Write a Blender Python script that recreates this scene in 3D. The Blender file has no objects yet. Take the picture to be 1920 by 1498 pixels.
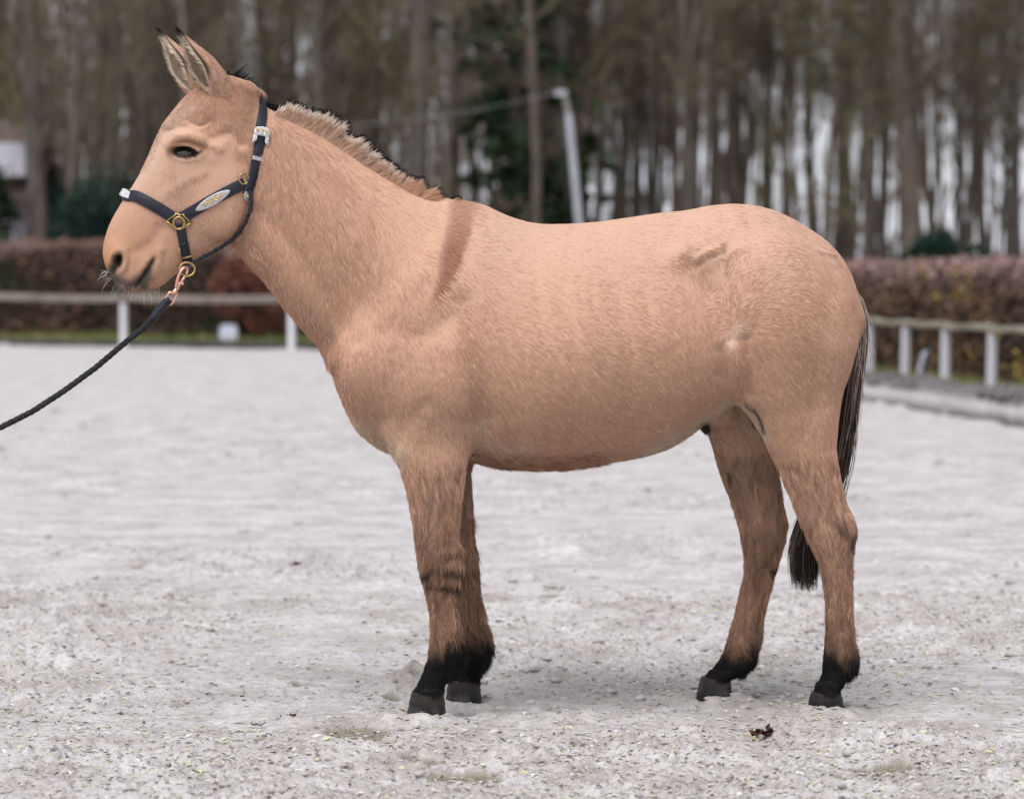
import bpy, bmesh, math
import numpy as np
from mathutils import Vector, Matrix
from mathutils.bvhtree import BVHTree

# ------------------------------------------------------------------ camera, sky, sun, exposure
scene = bpy.context.scene
COL = scene.collection
FPX = 5730.0                       # focal length in pixels of a 1920 wide frame
PITCH = math.atan(249.0 / FPX)
CAMP = np.array((0.0, -8.4, 1.23))

cam_data = bpy.data.cameras.new("camera")
cam = bpy.data.objects.new("camera", cam_data)
COL.objects.link(cam)
cam.location = CAMP
cam.rotation_euler = (math.radians(90) - PITCH, 0, 0)
cam_data.sensor_width = 36.0
cam_data.lens = 36.0 * FPX / 1920.0
cam_data.clip_start = 0.1
cam_data.clip_end = 2000.0
cam_data.dof.use_dof = True
cam_data.dof.focus_distance = 8.2
cam_data.dof.aperture_fstop = 3.3
scene.camera = cam

SUN_EL, SUN_ROT = math.radians(60), math.radians(205)
world = bpy.data.worlds.new("World")
scene.world = world
world.use_nodes = True
wn, wl = world.node_tree.nodes, world.node_tree.links
wn.clear()
w_out = wn.new("ShaderNodeOutputWorld")
w_bg = wn.new("ShaderNodeBackground")
w_sky = wn.new("ShaderNodeTexSky")
w_sky.sky_type = 'NISHITA'
w_sky.sun_disc = False
w_sky.sun_elevation = SUN_EL
w_sky.sun_rotation = SUN_ROT
w_sky.air_density = 1.0
w_sky.dust_density = 0.6
w_hsv = wn.new("ShaderNodeHueSaturation")
w_hsv.inputs["Saturation"].default_value = 0.30      # an overcast, nearly white sky
wl.new(w_sky.outputs[0], w_hsv.inputs["Color"])
w_mix = wn.new("ShaderNodeMix")                          # thin even cloud over the whole sky
w_mix.data_type = 'RGBA'
w_mix.inputs["Factor"].default_value = 0.75
w_mix.inputs["B"].default_value = (2.36, 2.42, 2.95, 1.0)
wl.new(w_hsv.outputs[0], w_mix.inputs["A"])
wl.new(w_mix.outputs["Result"], w_bg.inputs["Color"])
w_bg.inputs["Strength"].default_value = 0.15
wl.new(w_bg.outputs[0], w_out.inputs["Surface"])

sun_data = bpy.data.lights.new("sun", 'SUN')
sun_data.energy = 1.4
sun_data.angle = math.radians(48)
sun_data.color = (1.0, 0.965, 0.93)
sun = bpy.data.objects.new("sun", sun_data)
COL.objects.link(sun)
sun.location = (-4, -12, 20)
# sky rotation is measured from +Y clockwise seen from above
sd = Vector((math.sin(SUN_ROT) * math.cos(SUN_EL), math.cos(SUN_ROT) * math.cos(SUN_EL), math.sin(SUN_EL)))
sun.rotation_euler = sd.to_track_quat('Z', 'Y').to_euler()

scene.view_settings.view_transform = 'Standard'
scene.view_settings.look = 'None'
scene.view_settings.gamma = 1.0
scene.view_settings.use_curve_mapping = False
scene.view_settings.exposure = 0.98

# ------------------------------------------------------------------ helpers
RNG = np.random.default_rng(7)
_T = np.random.default_rng(99).random((256, 256)).astype(np.float32)
_T3 = np.random.default_rng(98).random((64, 64, 64)).astype(np.float32)


def vnoise(x, y, seed=0):
    x = np.asarray(x, dtype=np.float64) + seed * 17.31
    y = np.asarray(y, dtype=np.float64) + seed * 9.77
    xi, yi = np.floor(x).astype(np.int64), np.floor(y).astype(np.int64)
    fx, fy = x - xi, y - yi
    fx, fy = fx * fx * (3 - 2 * fx), fy * fy * (3 - 2 * fy)
    a, b = xi & 255, yi & 255
    a1, b1 = (xi + 1) & 255, (yi + 1) & 255
    return (_T[a, b] * (1 - fx) + _T[a1, b] * fx) * (1 - fy) + (_T[a, b1] * (1 - fx) + _T[a1, b1] * fx) * fy


def fbm(x, y, n=4, seed=0):
    s, a, t = 0.0, 1.0, 0.0
    for i in range(n):
        s = s + a * vnoise(x * 2 ** i, y * 2 ** i, seed + i)
        t += a
        a *= 0.5
    return s / t


def vnoise3(p, seed=0):
    p = p + seed * 7.13
    i = np.floor(p).astype(np.int64)
    f = p - i
    f = f * f * (3 - 2 * f)
    out = 0
    for dx in (0, 1):
        for dy in (0, 1):
            for dz in (0, 1):
                w = (f[:, 0] if dx else 1 - f[:, 0]) * (f[:, 1] if dy else 1 - f[:, 1]) * (f[:, 2] if dz else 1 - f[:, 2])
                out = out + w * _T3[(i[:, 0] + dx) & 63, (i[:, 1] + dy) & 63, (i[:, 2] + dz) & 63]
    return out


def sstep(a, b, x):
    t = np.clip((x - a) / (b - a), 0, 1)
    return t * t * (3 - 2 * t)


def unit(v):
    v = np.asarray(v, dtype=np.float64)
    return v / np.maximum(np.linalg.norm(v, axis=-1, keepdims=True), 1e-9)


def lin(r, g, b):
    return tuple(((c / 255.0) / 12.92 if c < 10 else ((c / 255.0 + 0.055) / 1.055) ** 2.4) for c in (r, g, b))


def ray(px, py):
    d = np.array([(px - 960.0) / FPX, 0, 0]) + np.array([0, math.cos(PITCH), -math.sin(PITCH)]) \
        + (749.0 - py) / FPX * np.array([0, math.sin(PITCH), math.cos(PITCH)])
    return d


def at_depth(px, py, depth):
    """world point seen at a photo pixel at a distance along the ground axis"""
    d = ray(px, py)
    return CAMP + d * (depth / d[1])


def on_ground(px, py, z=0.0):
    d = ray(px, py)
    return CAMP + d * ((z - CAMP[2]) / d[2])


def mesh_obj(name, V, F, mat=None, parent=None, smooth=False, colors=None, cname="coat", mats=None, midx=None):
    me = bpy.data.meshes.new(name)
    V = np.asarray(V, dtype=np.float64)
    if isinstance(F, np.ndarray):
        n, k = F.shape
        me.vertices.add(len(V))
        me.vertices.foreach_set("co", V.astype(np.float32).ravel())
        me.loops.add(n * k)
        me.loops.foreach_set("vertex_index", F.astype(np.int32).ravel())
        me.polygons.add(n)
        me.polygons.foreach_set("loop_start", np.arange(0, n * k, k, dtype=np.int32))
        me.polygons.foreach_set("loop_total", np.full(n, k, dtype=np.int32))
        me.update(calc_edges=True)
    else:
        me.from_pydata([tuple(v) for v in V], [], [tuple(int(i) for i in f) for f in F])
        me.update()
    if smooth:
        me.polygons.foreach_set("use_smooth", np.ones(len(me.polygons), dtype=bool))
    if colors is not None:
        c = np.ones((len(V), 4), dtype=np.float32)
        c[:, :3] = colors
        a = me.color_attributes.new(cname, 'FLOAT_COLOR', 'POINT')
        a.data.foreach_set("color", c.ravel())
    if mat is not None:
        me.materials.append(mat)
    return link(name, me, parent)


def link(name, data, parent=None):
    o = bpy.data.objects.new(name, data)
    COL.objects.link(o)
    if parent is not None:
        o.parent = parent
    return o


def tag(o, label=None, cat=None, group=None, kind=None):
    if label: o["label"] = label
    if cat: o["category"] = cat
    if group: o["group"] = group
    if kind: o["kind"] = kind
    return o


def empty(name, loc=(0, 0, 0), rz=0.0):
    o = link(name, None)
    o.location = loc
    o.rotation_euler = (0, 0, rz)
    return o


def frames(d):
    d = unit(d)
    up = np.where(np.abs(d[:, 2:3]) > 0.9, np.array([[1.0, 0, 0]]), np.array([[0, 0, 1.0]]))
    a = unit(np.cross(up, d))
    return a, np.cross(d, a)


def prisms(P0, P1, R0, R1, n=3):
    """many tapered sticks as one vertex / quad list"""
    P0, P1 = np.asarray(P0, float), np.asarray(P1, float)
    m = len(P0)
    a, b = frames(P1 - P0)
    ang = np.arange(n) * 2 * math.pi / n
    ring = a[:, None, :] * np.cos(ang)[None, :, None] + b[:, None, :] * np.sin(ang)[None, :, None]
    V = np.concatenate([P0[:, None] + ring * np.asarray(R0)[:, None, None], P1[:, None] + ring * np.asarray(R1)[:, None, None]], 1)
    base = np.arange(m)[:, None] * (2 * n)
    i = np.arange(n)
    j = (i + 1) % n
    F = np.stack([base + i, base + j, base + n + j, base + n + i], -1)
    return V.reshape(-1, 3), F.reshape(-1, 4)


def tube(path, rad, n=10, cap=True):
    """smooth tube along a polyline"""
    path = np.asarray(path, float)
    m = len(path)
    rad = np.broadcast_to(np.asarray(rad, float), (m,))
    t = np.gradient(path, axis=0)
    t = unit(t)
    ref = np.array([0, 1.0, 0]) if abs(t[0][1]) < 0.9 else np.array([1.0, 0, 0])
    V = []
    a = unit(np.cross(ref, t[0]))
    for k in range(m):
        a = unit(a - t[k] * np.dot(a, t[k]))
        b = np.cross(t[k], a)
        for q in range(n):
            w = 2 * math.pi * q / n
            V.append(path[k] + rad[k] * (math.cos(w) * a + math.sin(w) * b))
    F = []
    for k in range(m - 1):
        for q in range(n):
            F.append((k * n + q, k * n + (q + 1) % n, (k + 1) * n + (q + 1) % n, (k + 1) * n + q))
    if cap:
        F.append(tuple(range(n))[::-1])
        F.append(tuple((m - 1) * n + q for q in range(n)))
    return V, F


def resample(p, n):
    p = np.asarray(p, float)
    s = np.concatenate([[0], np.cumsum(np.linalg.norm(np.diff(p, axis=0), axis=1))])
    t = np.linspace(0, s[-1], n)
    q = np.stack([np.interp(t, s, p[:, i]) for i in range(p.shape[1])], 1)
    for _ in range(2):
        q[1:-1] = 0.25 * q[:-2] + 0.5 * q[1:-1] + 0.25 * q[2:]
    return q


def box_geo(cx, cy, cz, sx, sy, sz):
    V = [(cx + dx * sx / 2, cy + dy * sy / 2, cz + dz * sz / 2) for dx in (-1, 1) for dy in (-1, 1) for dz in (-1, 1)]
    F = [(0, 1, 3, 2), (4, 6, 7, 5), (0, 4, 5, 1), (2, 3, 7, 6), (0, 2, 6, 4), (1, 5, 7, 3)]
    return V, F


def bevelled_box(name, size, mat, parent, bevel=0.008, seg=2, loc=(0, 0, 0)):
    bm = bmesh.new()
    bmesh.ops.create_cube(bm, size=1.0)
    bmesh.ops.scale(bm, vec=size, verts=bm.verts)
    bmesh.ops.bevel(bm, geom=list(bm.edges), offset=bevel, segments=seg, affect='EDGES')
    me = bpy.data.meshes.new(name)
    bm.to_mesh(me)
    bm.free()
    me.materials.append(mat)
    o = link(name, me, parent)
    o.location = loc
    return o


# ------------------------------------------------------------------ materials
def new_mat(name):
    m = bpy.data.materials.new(name)
    m.use_nodes = True
    nt = m.node_tree
    b = nt.nodes["Principled BSDF"]
    return m, nt, b


def mat_noise(name, c1, c2, scale=8.0, rough=0.8, bump=0.0, metallic=0.0, detail=5.0, stretch=(1, 1, 1), bscale=None, spec=0.3, bdist=0.01):
    m, nt, b = new_mat(name)
    N, L = nt.nodes, nt.links
    tc = N.new("ShaderNodeTexCoord")
    mp = N.new("ShaderNodeMapping")
    mp.inputs["Scale"].default_value = stretch
    L.new(tc.outputs["Object"], mp.inputs[0])
    no = N.new("ShaderNodeTexNoise")
    no.inputs["Scale"].default_value = scale
    no.inputs["Detail"].default_value = detail
    L.new(mp.outputs[0], no.inputs["Vector"])
    r = N.new("ShaderNodeValToRGB")
    r.color_ramp.elements[0].position = 0.3
    r.color_ramp.elements[1].position = 0.7
    r.color_ramp.elements[0].color = (*c1, 1)
    r.color_ramp.elements[1].color = (*c2, 1)
    L.new(no.outputs[0], r.inputs[0])
    L.new(r.outputs[0], b.inputs["Base Color"])
    b.inputs["Roughness"].default_value = rough
    b.inputs["Metallic"].default_value = metallic
    b.inputs["Specular IOR Level"].default_value = spec
    if bump:
        n2 = N.new("ShaderNodeTexNoise")
        n2.inputs["Scale"].default_value = bscale or scale * 3
        n2.inputs["Detail"].default_value = 4
        L.new(mp.outputs[0], n2.inputs["Vector"])
        bp = N.new("ShaderNodeBump")
        bp.inputs["Strength"].default_value = bump
        bp.inputs["Distance"].default_value = bdist
        L.new(n2.outputs[0], bp.inputs["Height"])
        L.new(bp.outputs[0], b.inputs["Normal"])
    return m


def mat_attr(name, attr="coat", rough=0.8, spec=0.2, nscale=60, namt=0.25, sheen=0.0):
    """base colour from a per-point colour attribute, broken up by noise"""
    m, nt, b = new_mat(name)
    N, L = nt.nodes, nt.links
    at = N.new("ShaderNodeAttribute")
    at.attribute_name = attr
    tc = N.new("ShaderNodeTexCoord")
    no = N.new("ShaderNodeTexNoise")
    no.inputs["Scale"].default_value = nscale
    no.inputs["Detail"].default_value = 4
    L.new(tc.outputs["Object"], no.inputs["Vector"])
    mr = N.new("ShaderNodeMapRange")
    mr.inputs["To Min"].default_value = 1 - namt
    mr.inputs["To Max"].default_value = 1 + namt
    L.new(no.outputs[0], mr.inputs["Value"])
    mx = N.new("ShaderNodeMix")
    mx.data_type = 'RGBA'
    mx.blend_type = 'MULTIPLY'
    mx.inputs["Factor"].default_value = 1.0
    L.new(at.outputs["Color"], mx.inputs["A"])
    L.new(mr.outputs[0], mx.inputs["B"])
    L.new(mx.outputs["Result"], b.inputs["Base Color"])
    b.inputs["Roughness"].default_value = rough
    b.inputs["Specular IOR Level"].default_value = spec
    if sheen:
        b.inputs["Sheen Weight"].default_value = sheen
    return m


M_white_wood = mat_noise("white_painted_wood", (0.62, 0.61, 0.62), (0.78, 0.77, 0.79), 6, 0.6, 0.2, stretch=(1, 1, 0.2))
M_rail_grey = mat_noise("weathered_rail_wood", (0.16, 0.135, 0.115), (0.27, 0.235, 0.20), 5, 0.85, 0.4, stretch=(0.3, 1, 1))
M_rail_moss = mat_noise("mossy_rail_wood", (0.19, 0.175, 0.115), (0.33, 0.30, 0.23), 4, 0.85, 0.4)
M_kerb = mat_noise("dark_wet_board", (0.035, 0.033, 0.033), (0.09, 0.085, 0.08), 5, 0.6, 0.3)
M_bark = mat_noise("bark", (0.078, 0.060, 0.046), (0.185, 0.150, 0.118), 4, 0.9, 0.6, stretch=(3, 3, 0.6), bdist=0.05)
M_bark_pale = mat_noise("pale_bark", (0.11, 0.095, 0.082), (0.22, 0.195, 0.17), 3, 0.9, 0.6, stretch=(3, 3, 0.7), bdist=0.05)
M_twig = mat_noise("twig_bark", (0.115, 0.088, 0.060), (0.225, 0.175, 0.122), 1.2, 0.9)
M_twig_olive = mat_noise("mossy_twig_bark", (0.120, 0.104, 0.056), (0.225, 0.195, 0.11), 1.2, 0.9)
M_needle = mat_noise("spruce_needle", (0.010, 0.026, 0.010), (0.03, 0.06, 0.02), 3, 0.8)
M_holly = mat_noise("holly_leaf", (0.008, 0.024, 0.017), (0.025, 0.055, 0.036), 3, 0.6)
M_grass = mat_noise("grass_blade", (0.06, 0.09, 0.02), (0.17, 0.19, 0.05), 3, 0.8)
M_brush = mat_noise("bramble_stem", (0.07, 0.042, 0.034), (0.15, 0.10, 0.08), 1.0, 0.9)
M_earth = mat_noise("leaf_litter_earth", (0.045, 0.035, 0.022), (0.09, 0.075, 0.04), 0.7, 0.95, 0.3)

# ------------------------------------------------------------------ the ground
CORNER = np.array([2.5, 33.9])
D_BACK = unit(np.array([-1.0, 0.558]))          # along the back fence, to the left
D_SIDE = unit(np.array([0.24, -1.4]))           # along the side fence, towards the camera
N_BACK = np.array([0.487, 0.873])               # outwards
N_SIDE = np.array([0.986, 0.169])


def outside(x, y):
    """distance beyond the arena's edge, negative inside"""
    a = (x - CORNER[0]) * N_BACK[0] + (y - CORNER[1]) * N_BACK[1]
    b = (x - CORNER[0]) * N_SIDE[0] + (y - CORNER[1]) * N_SIDE[1]
    return np.maximum(a, b), a, b


HOOF_SPOTS = [(-0.26, -0.17), (-0.14, 0.10), (0.56, 0.22), (0.87, -0.04)]
PUDDLES = [(680, 1380, 62, 17), (880, 1459, 62, 13), (786, 1430, 42, 8), (565, 1284, 26, 6), (493, 1388, 20, 5), (1655, 1442, 75, 8),
           (1590, 1455, 40, 7), (725, 1394, 25, 7), (1750, 1412, 26, 4), (735, 1310, 22, 5), (760, 1250, 0, 0), (120, 1387, 30, 6), (455, 1048, 34, 4), (260, 1060, 26, 3)]
_pg = [(on_ground(a, b), c / 682.0, d) for a, b, c, d in PUDDLES if c]


def ground_h(x, y):
    rough = 0.32 + 1.45 * sstep(0.40, 0.64, fbm(x * 0.8, y * 0.8, 3, 5))
    h = 0.030 * (fbm(x * 1.3, y * 1.3, 3, 1) - 0.5)
    n1 = fbm(x * 9, y * 6, 4, 11)
    h = h + rough * 0.024 * np.maximum(n1 - 0.52, 0) * 2.2
    n2 = fbm(x * 34, y * 24, 3, 21)
    h = h + rough * 0.005 * (np.abs(n2 - 0.5) * 2) + rough * rough * 0.009 * np.maximum(n2 - 0.58, 0) * 2
    h = h + 0.004 * (vnoise(x * 95, y * 60, 31) - 0.5) * rough
    # churned sand pushed up round the hooves and in front of the forelegs
    for hx, hy in HOOF_SPOTS:
        r = np.hypot((x - hx) / 0.085, (y - hy) / 0.085)
        h = h + 0.020 * np.exp(-((r - 0.95) / 0.4) ** 2) * (0.5 + n1)
    r = np.hypot((x + 0.30) / 0.12, (y - 0.42) / 0.09)
    h = h + 0.065 * np.exp(-r * r) * (0.4 + n2)
    r = np.hypot((x + 0.16) / 0.10, (y - 0.50) / 0.08)
    h = h + 0.03 * np.exp(-r * r) * (0.4 + n2)
    ch = np.exp(-((y - 0.38) / 0.60) ** 2) * np.exp(-((x - 0.3) / 1.0) ** 4)
    h = h + ch * 0.030 * np.maximum(fbm(x * 14, y * 9, 3, 97) - 0.5, 0) * 2
    wet = np.zeros_like(h)
    for c, rx, d in _pg:
        ry = d * (c[1] + 8.4) ** 2 / (FPX * 1.23)
        rr = np.hypot((x - c[0]) / rx, (y - c[1]) / ry) + 0.9 * (fbm(x * 14, y * 7, 3, 41) - 0.5)
        w = 1 - sstep(0.75, 1.05, rr)
        wet = np.maximum(wet, w)
    h = h * (1 - wet) + wet * (-0.010)
    return h, wet


def spaced(lo, hi, d0, grow):
    v, d = [lo], d0
    while v[-1] < hi:
        v.append(v[-1] + d)
        d *= grow
    return v


xs_mid = np.arange(-1.95, 1.95, 0.0068)
xs = np.concatenate([-np.array(spaced(1.95, 45, 0.02, 1.10))[::-1], xs_mid[1:], np.arange(1.97, 7.0, 0.065), np.array(spaced(7.05, 40, 0.08, 1.10))])
ys = np.concatenate([-np.array(spaced(1.6, 40, 0.03, 1.25))[::-1], np.arange(-1.59, 1.6, 0.0085), np.array(spaced(1.6, 50, 0.0095, 1.011))])
GX, GY = np.meshgrid(xs, ys, indexing='ij')
gz, gwet = ground_h(GX.ravel(), GY.ravel())
gx, gy = GX.ravel(), GY.ravel()
gout, ga, gb = outside(gx, gy)
# a low churned ridge along the foot of the side fence and a wet hollow inside it
ridge = np.exp(-((gb + 0.46) / 0.50) ** 6) * sstep(2, 8, gy) * (ga < -0.5)
gz = gz + ridge * (0.02 + 0.13 * fbm(gx * 4.5, gy * 2.2, 3, 61))
hollow = sstep(0.35, 0.7, np.exp(-((gb + 1.42) / 0.40) ** 2) + 0.45 * (fbm(gx * 2.5, gy * 0.9, 3, 71) - 0.5)) * sstep(8, 14, gy) * (ga < -1.0)
gz = gz - hollow * 0.035
gz = np.where(gout > 0.0, -0.3, gz)
nx_, ny_ = len(xs), len(ys)
idx = np.arange(nx_ * ny_).reshape(nx_, ny_)
gF = np.stack([idx[:-1, :-1], idx[1:, :-1], idx[1:, 1:], idx[:-1, 1:]], -1).reshape(-1, 4)
gcol = np.zeros((len(gx), 3))
gcol[:, 0] = np.clip(gwet + 0.35 * np.exp(-((gx + 0.28) / 0.16) ** 2 - ((gy - 0.40) / 0.10) ** 2) + 0.30 * sstep(0.52, 0.70, fbm(gx * 5, gy * 3, 4, 91)) * (gy < 3) + 0.50 * sstep(0.44, 0.60, fbm(gx * 2.6, gy * 1.8, 4, 95)) * np.exp(-((gy - 0.38) / 0.60) ** 2) * np.exp(-((gx - 0.3) / 1.0) ** 4), 0, 1)
gcol[:, 1] = np.clip(ridge * 1.25 * (0.55 + 0.9 * fbm(gx * 3.2, gy * 1.6, 3, 63)) + hollow * 0.8, 0, 1)
gcol[:, 2] = sstep(0.4, 0.65, fbm(gx * 0.9, gy * 0.9, 3, 5))

m, nt, b = new_mat("arena_sand")
N, L = nt.nodes, nt.links
at = N.new("ShaderNodeAttribute"); at.attribute_name = "coat"
sp = N.new("ShaderNodeSeparateColor"); L.new(at.outputs["Color"], sp.inputs[0])
tc = N.new("ShaderNodeTexCoord")
n1 = N.new("ShaderNodeTexNoise"); n1.inputs["Scale"].default_value = 26; n1.inputs["Detail"].default_value = 6; n1.inputs["Roughness"].default_value = 0.65
L.new(tc.outputs["Object"], n1.inputs["Vector"])
r1 = N.new("ShaderNodeValToRGB")
e = r1.color_ramp.elements
e[0].position, e[0].color = 0.28, (0.33, 0.30, 0.27, 1)
e[1].position, e[1].color = 0.62, (0.600, 0.576, 0.550, 1)
e2 = e.new(0.45); e2.color = (0.515, 0.490, 0.462, 1)
L.new(n1.outputs[0], r1.inputs[0])
n2 = N.new("ShaderNodeTexNoise"); n2.inputs["Scale"].default_value = 3.0; n2.inputs["Detail"].default_value = 7; n2.inputs["Roughness"].default_value = 0.68
L.new(tc.outputs["Object"], n2.inputs["Vector"])
r2 = N.new("ShaderNodeValToRGB")
r2.color_ramp.elements[0].position, r2.color_ramp.elements[0].color = 0.36, (0.76, 0.73, 0.71, 1)
r2.color_ramp.elements[1].position, r2.color_ramp.elements[1].color = 0.60, (1.08, 1.08, 1.09, 1)
L.new(n2.outputs[0], r2.inputs[0])
mm = N.new("ShaderNodeMix"); mm.data_type = 'RGBA'; mm.blend_type = 'MULTIPLY'; mm.inputs["Factor"].default_value = 1
L.new(r1.outputs[0], mm.inputs["A"]); L.new(r2.outputs[0], mm.inputs["B"])
mw = N.new("ShaderNodeMix"); mw.data_type = 'RGBA'
L.new(sp.outputs[0], mw.inputs["Factor"]); L.new(mm.outputs["Result"], mw.inputs["A"]); mw.inputs["B"].default_value = (0.23, 0.205, 0.15, 1)
mg = N.new("ShaderNodeMix"); mg.data_type = 'RGBA'
L.new(sp.outputs[1], mg.inputs["Factor"]); L.new(mw.outputs["Result"], mg.inputs["A"]); mg.inputs["B"].default_value = (0.165, 0.150, 0.143, 1)
L.new(mg.outputs["Result"], b.inputs["Base Color"])
rr = N.new("ShaderNodeMapRange"); rr.inputs["To Min"].default_value = 0.75; rr.inputs["To Max"].default_value = 0.22
L.new(sp.outputs[0], rr.inputs["Value"]); L.new(rr.outputs[0], b.inputs["Roughness"])
b.inputs["Specular IOR Level"].default_value = 0.25
n3 = N.new("ShaderNodeTexNoise"); n3.inputs["Scale"].default_value = 170; n3.inputs["Detail"].default_value = 4
L.new(tc.outputs["Object"], n3.inputs["Vector"])
bs = N.new("ShaderNodeMath"); bs.operation = 'SUBTRACT'; bs.inputs[0].default_value = 0.8; L.new(sp.outputs[0], bs.inputs[1])
n4 = N.new("ShaderNodeTexNoise"); n4.inputs["Scale"].default_value = 11; n4.inputs["Detail"].default_value = 5; n4.inputs["Roughness"].default_value = 0.6
L.new(tc.outputs["Object"], n4.inputs["Vector"])
bp0 = N.new("ShaderNodeBump"); bp0.inputs["Distance"].default_value = 0.05; bp0.inputs["Strength"].default_value = 0.9; L.new(n4.outputs[0], bp0.inputs["Height"])
bp = N.new("ShaderNodeBump"); bp.inputs["Distance"].default_value = 0.006; L.new(bp0.outputs[0], bp.inputs["Normal"])
L.new(bs.outputs[0], bp.inputs["Strength"]); L.new(n3.outputs[0], bp.inputs["Height"]); L.new(bp.outputs[0], b.inputs["Normal"])
M_sand = m
sand = mesh_obj("sand_ground", np.stack([gx, gy, gz], 1), gF, M_sand, smooth=True, colors=gcol)
tag(sand, kind="structure")

# the earth outside the arena, out to the horizon
A = CORNER + D_BACK * 70
B = CORNER + D_SIDE * 80
far = 900
ev = [(*A, 0), (*CORNER, 0), (*B, 0), (far, B[1], 0), (far, far, 0), (-far, far, 0), (-far, A[1], 0)]
earth = mesh_obj("ground", ev, [(0, 1, 2, 3, 4, 5, 6)], M_earth)
tag(earth, kind="structure")

# shreds of pale fibre and chips lying in the sand
def chips(n, ylo, yhi, smin, smax, seed, xw=None):
    r = np.random.default_rng(seed)
    y = ylo + (yhi - ylo) * r.random(n) ** 1.3
    x = (r.random(n) * 2 - 1) * (0.19 * (y + 8.4) + 0.15)
    keep = 0.5 * fbm(x * 1.7, y * 1.2, 3, 81) + 0.5 * fbm(x * 0.8, y * 0.8, 3, 5) + 0.25 * r.random(n) > 0.55
    x, y = x[keep], y[keep]
    n = len(x)
    z, w = ground_h(x, y)
    s = smin + (smax - smin) * r.random(n) ** 3
    asp = 0.16 + 0.42 * r.random(n)
    a = r.random(n) * 6.283
    ux = np.stack([np.cos(a), np.sin(a), (r.random(n) - 0.5) * 0.6], 1)
    vx = np.stack([-np.sin(a), np.cos(a), (r.random(n) - 0.5) * 0.9], 1)
    c = np.stack([x, y, z + s * 0.16], 1)
    k1, k2 = (0.6 + 0.6 * r.random((n, 1))), (0.6 + 0.6 * r.random((n, 1)))
    S = s[:, None]
    bend = np.array([[0, 0, 1.0]]) * S * (0.35 * r.random((n, 1)))
    V = np.stack([c - ux * S, c + vx * S * asp[:, None] * k1 + bend, c + ux * S * k2, c - vx * S * asp[:, None] * k2 + bend * 0.5], 1).reshape(-1, 3)
    F = np.arange(n * 4).reshape(n, 4)
    F = np.concatenate([F[:, [0, 1, 3]], F[:, [1, 2, 3]]])
    pal = np.array([(0.55, 0.54, 0.48), (0.52, 0.51, 0.36), (0.44, 0.43, 0.27), (0.42, 0.39, 0.335), (0.60, 0.59, 0.58), (0.40, 0.37, 0.32), (0.46, 0.435, 0.41)])
    pk = r.choice(len(pal), n, p=[0.18, 0.17, 0.13, 0.19, 0.08, 0.12, 0.13])
    cc = np.repeat(pal[pk] * (0.85 + 0.3 * r.random((n, 1))), 4, 0)
    return V, F, cc


M_chip = mat_attr("fibre_chip", rough=0.8, nscale=90, namt=0.15)
c1 = chips(75000, -1.7, 3.0, 0.002, 0.016, 3)
c2 = chips(9000, 2.0, 14, 0.005, 0.018, 4)
V = np.concatenate([c1[0], c2[0]]); F = np.concatenate([c1[1], c2[1] + len(c1[0])])
o = mesh_obj("fibre_chips", V, F, M_chip, colors=np.concatenate([c1[2], c2[2]]))
tag(o, "small pale shreds of fibre strewn over the sand", kind="stuff")

# lumps of churned sand
def lumps(n, seed):
    r = np.random.default_rng(seed)
    bm = bmesh.new(); bmesh.ops.create_icosphere(bm, subdivisions=2, radius=1.0)
    sv = np.array([v.co[:] for v in bm.verts]); sf = np.array([[v.index for v in f.verts] for f in bm.faces]); bm.free()
    y = -1.6 + 20 * r.random(n) ** 2.2
    x = (r.random(n) * 2 - 1) * (0.18 * (y + 8.4) + 0.1)
    keep = fbm(x * 0.8, y * 0.8, 3, 5) + 0.35 * r.random(n) > 0.62
    for q, (hx, hy) in enumerate([(-0.28, 0.40), (0.15, 0.35), (0.45, 0.4), (0.7, 0.45), (0.3, 0.15), (-0.2, 0.3), (0.75, 0.2), (1.05, 0.5)]):
        m_ = slice(q * 60, q * 60 + 60)
        x[m_] = hx + 0.16 * r.standard_normal(60); y[m_] = hy + 0.20 * r.standard_normal(60); keep[m_] = True
    x, y = x[keep], y[keep]; n = len(x)
    z, _ = ground_h(x, y)
    s = (0.003 + 0.012 * r.random(n) ** 5.0) * (1 + 0.06 * np.maximum(y, 0))
    off = r.random((n, 3)) * 50
    nn = np.stack([vnoise3(sv * 1.6 + off[i], 1) for i in range(n)])
    rad = s[:, None] * (0.55 + 0.95 * nn)
    V = sv[None] * rad[..., None] * np.array([1.35, 1.2, 0.6])
    V = V + np.stack([x, y, z + s * 0.12], 1)[:, None]
    F = (np.arange(n) * len(sv))[:, None, None] + sf[None]
    return V.reshape(-1, 3), F.reshape(-1, 3)


V, F = lumps(5200, 8)
M_lump = mat_noise("damp_sand_lump", (0.33, 0.30, 0.27), (0.50, 0.47, 0.45), 40, 0.9, 0.4, bdist=0.004)
o = mesh_obj("sand_clods", V, F, M_lump, smooth=True)
tag(o, "small damp clods of sand kicked up over the arena", kind="stuff")

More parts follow.
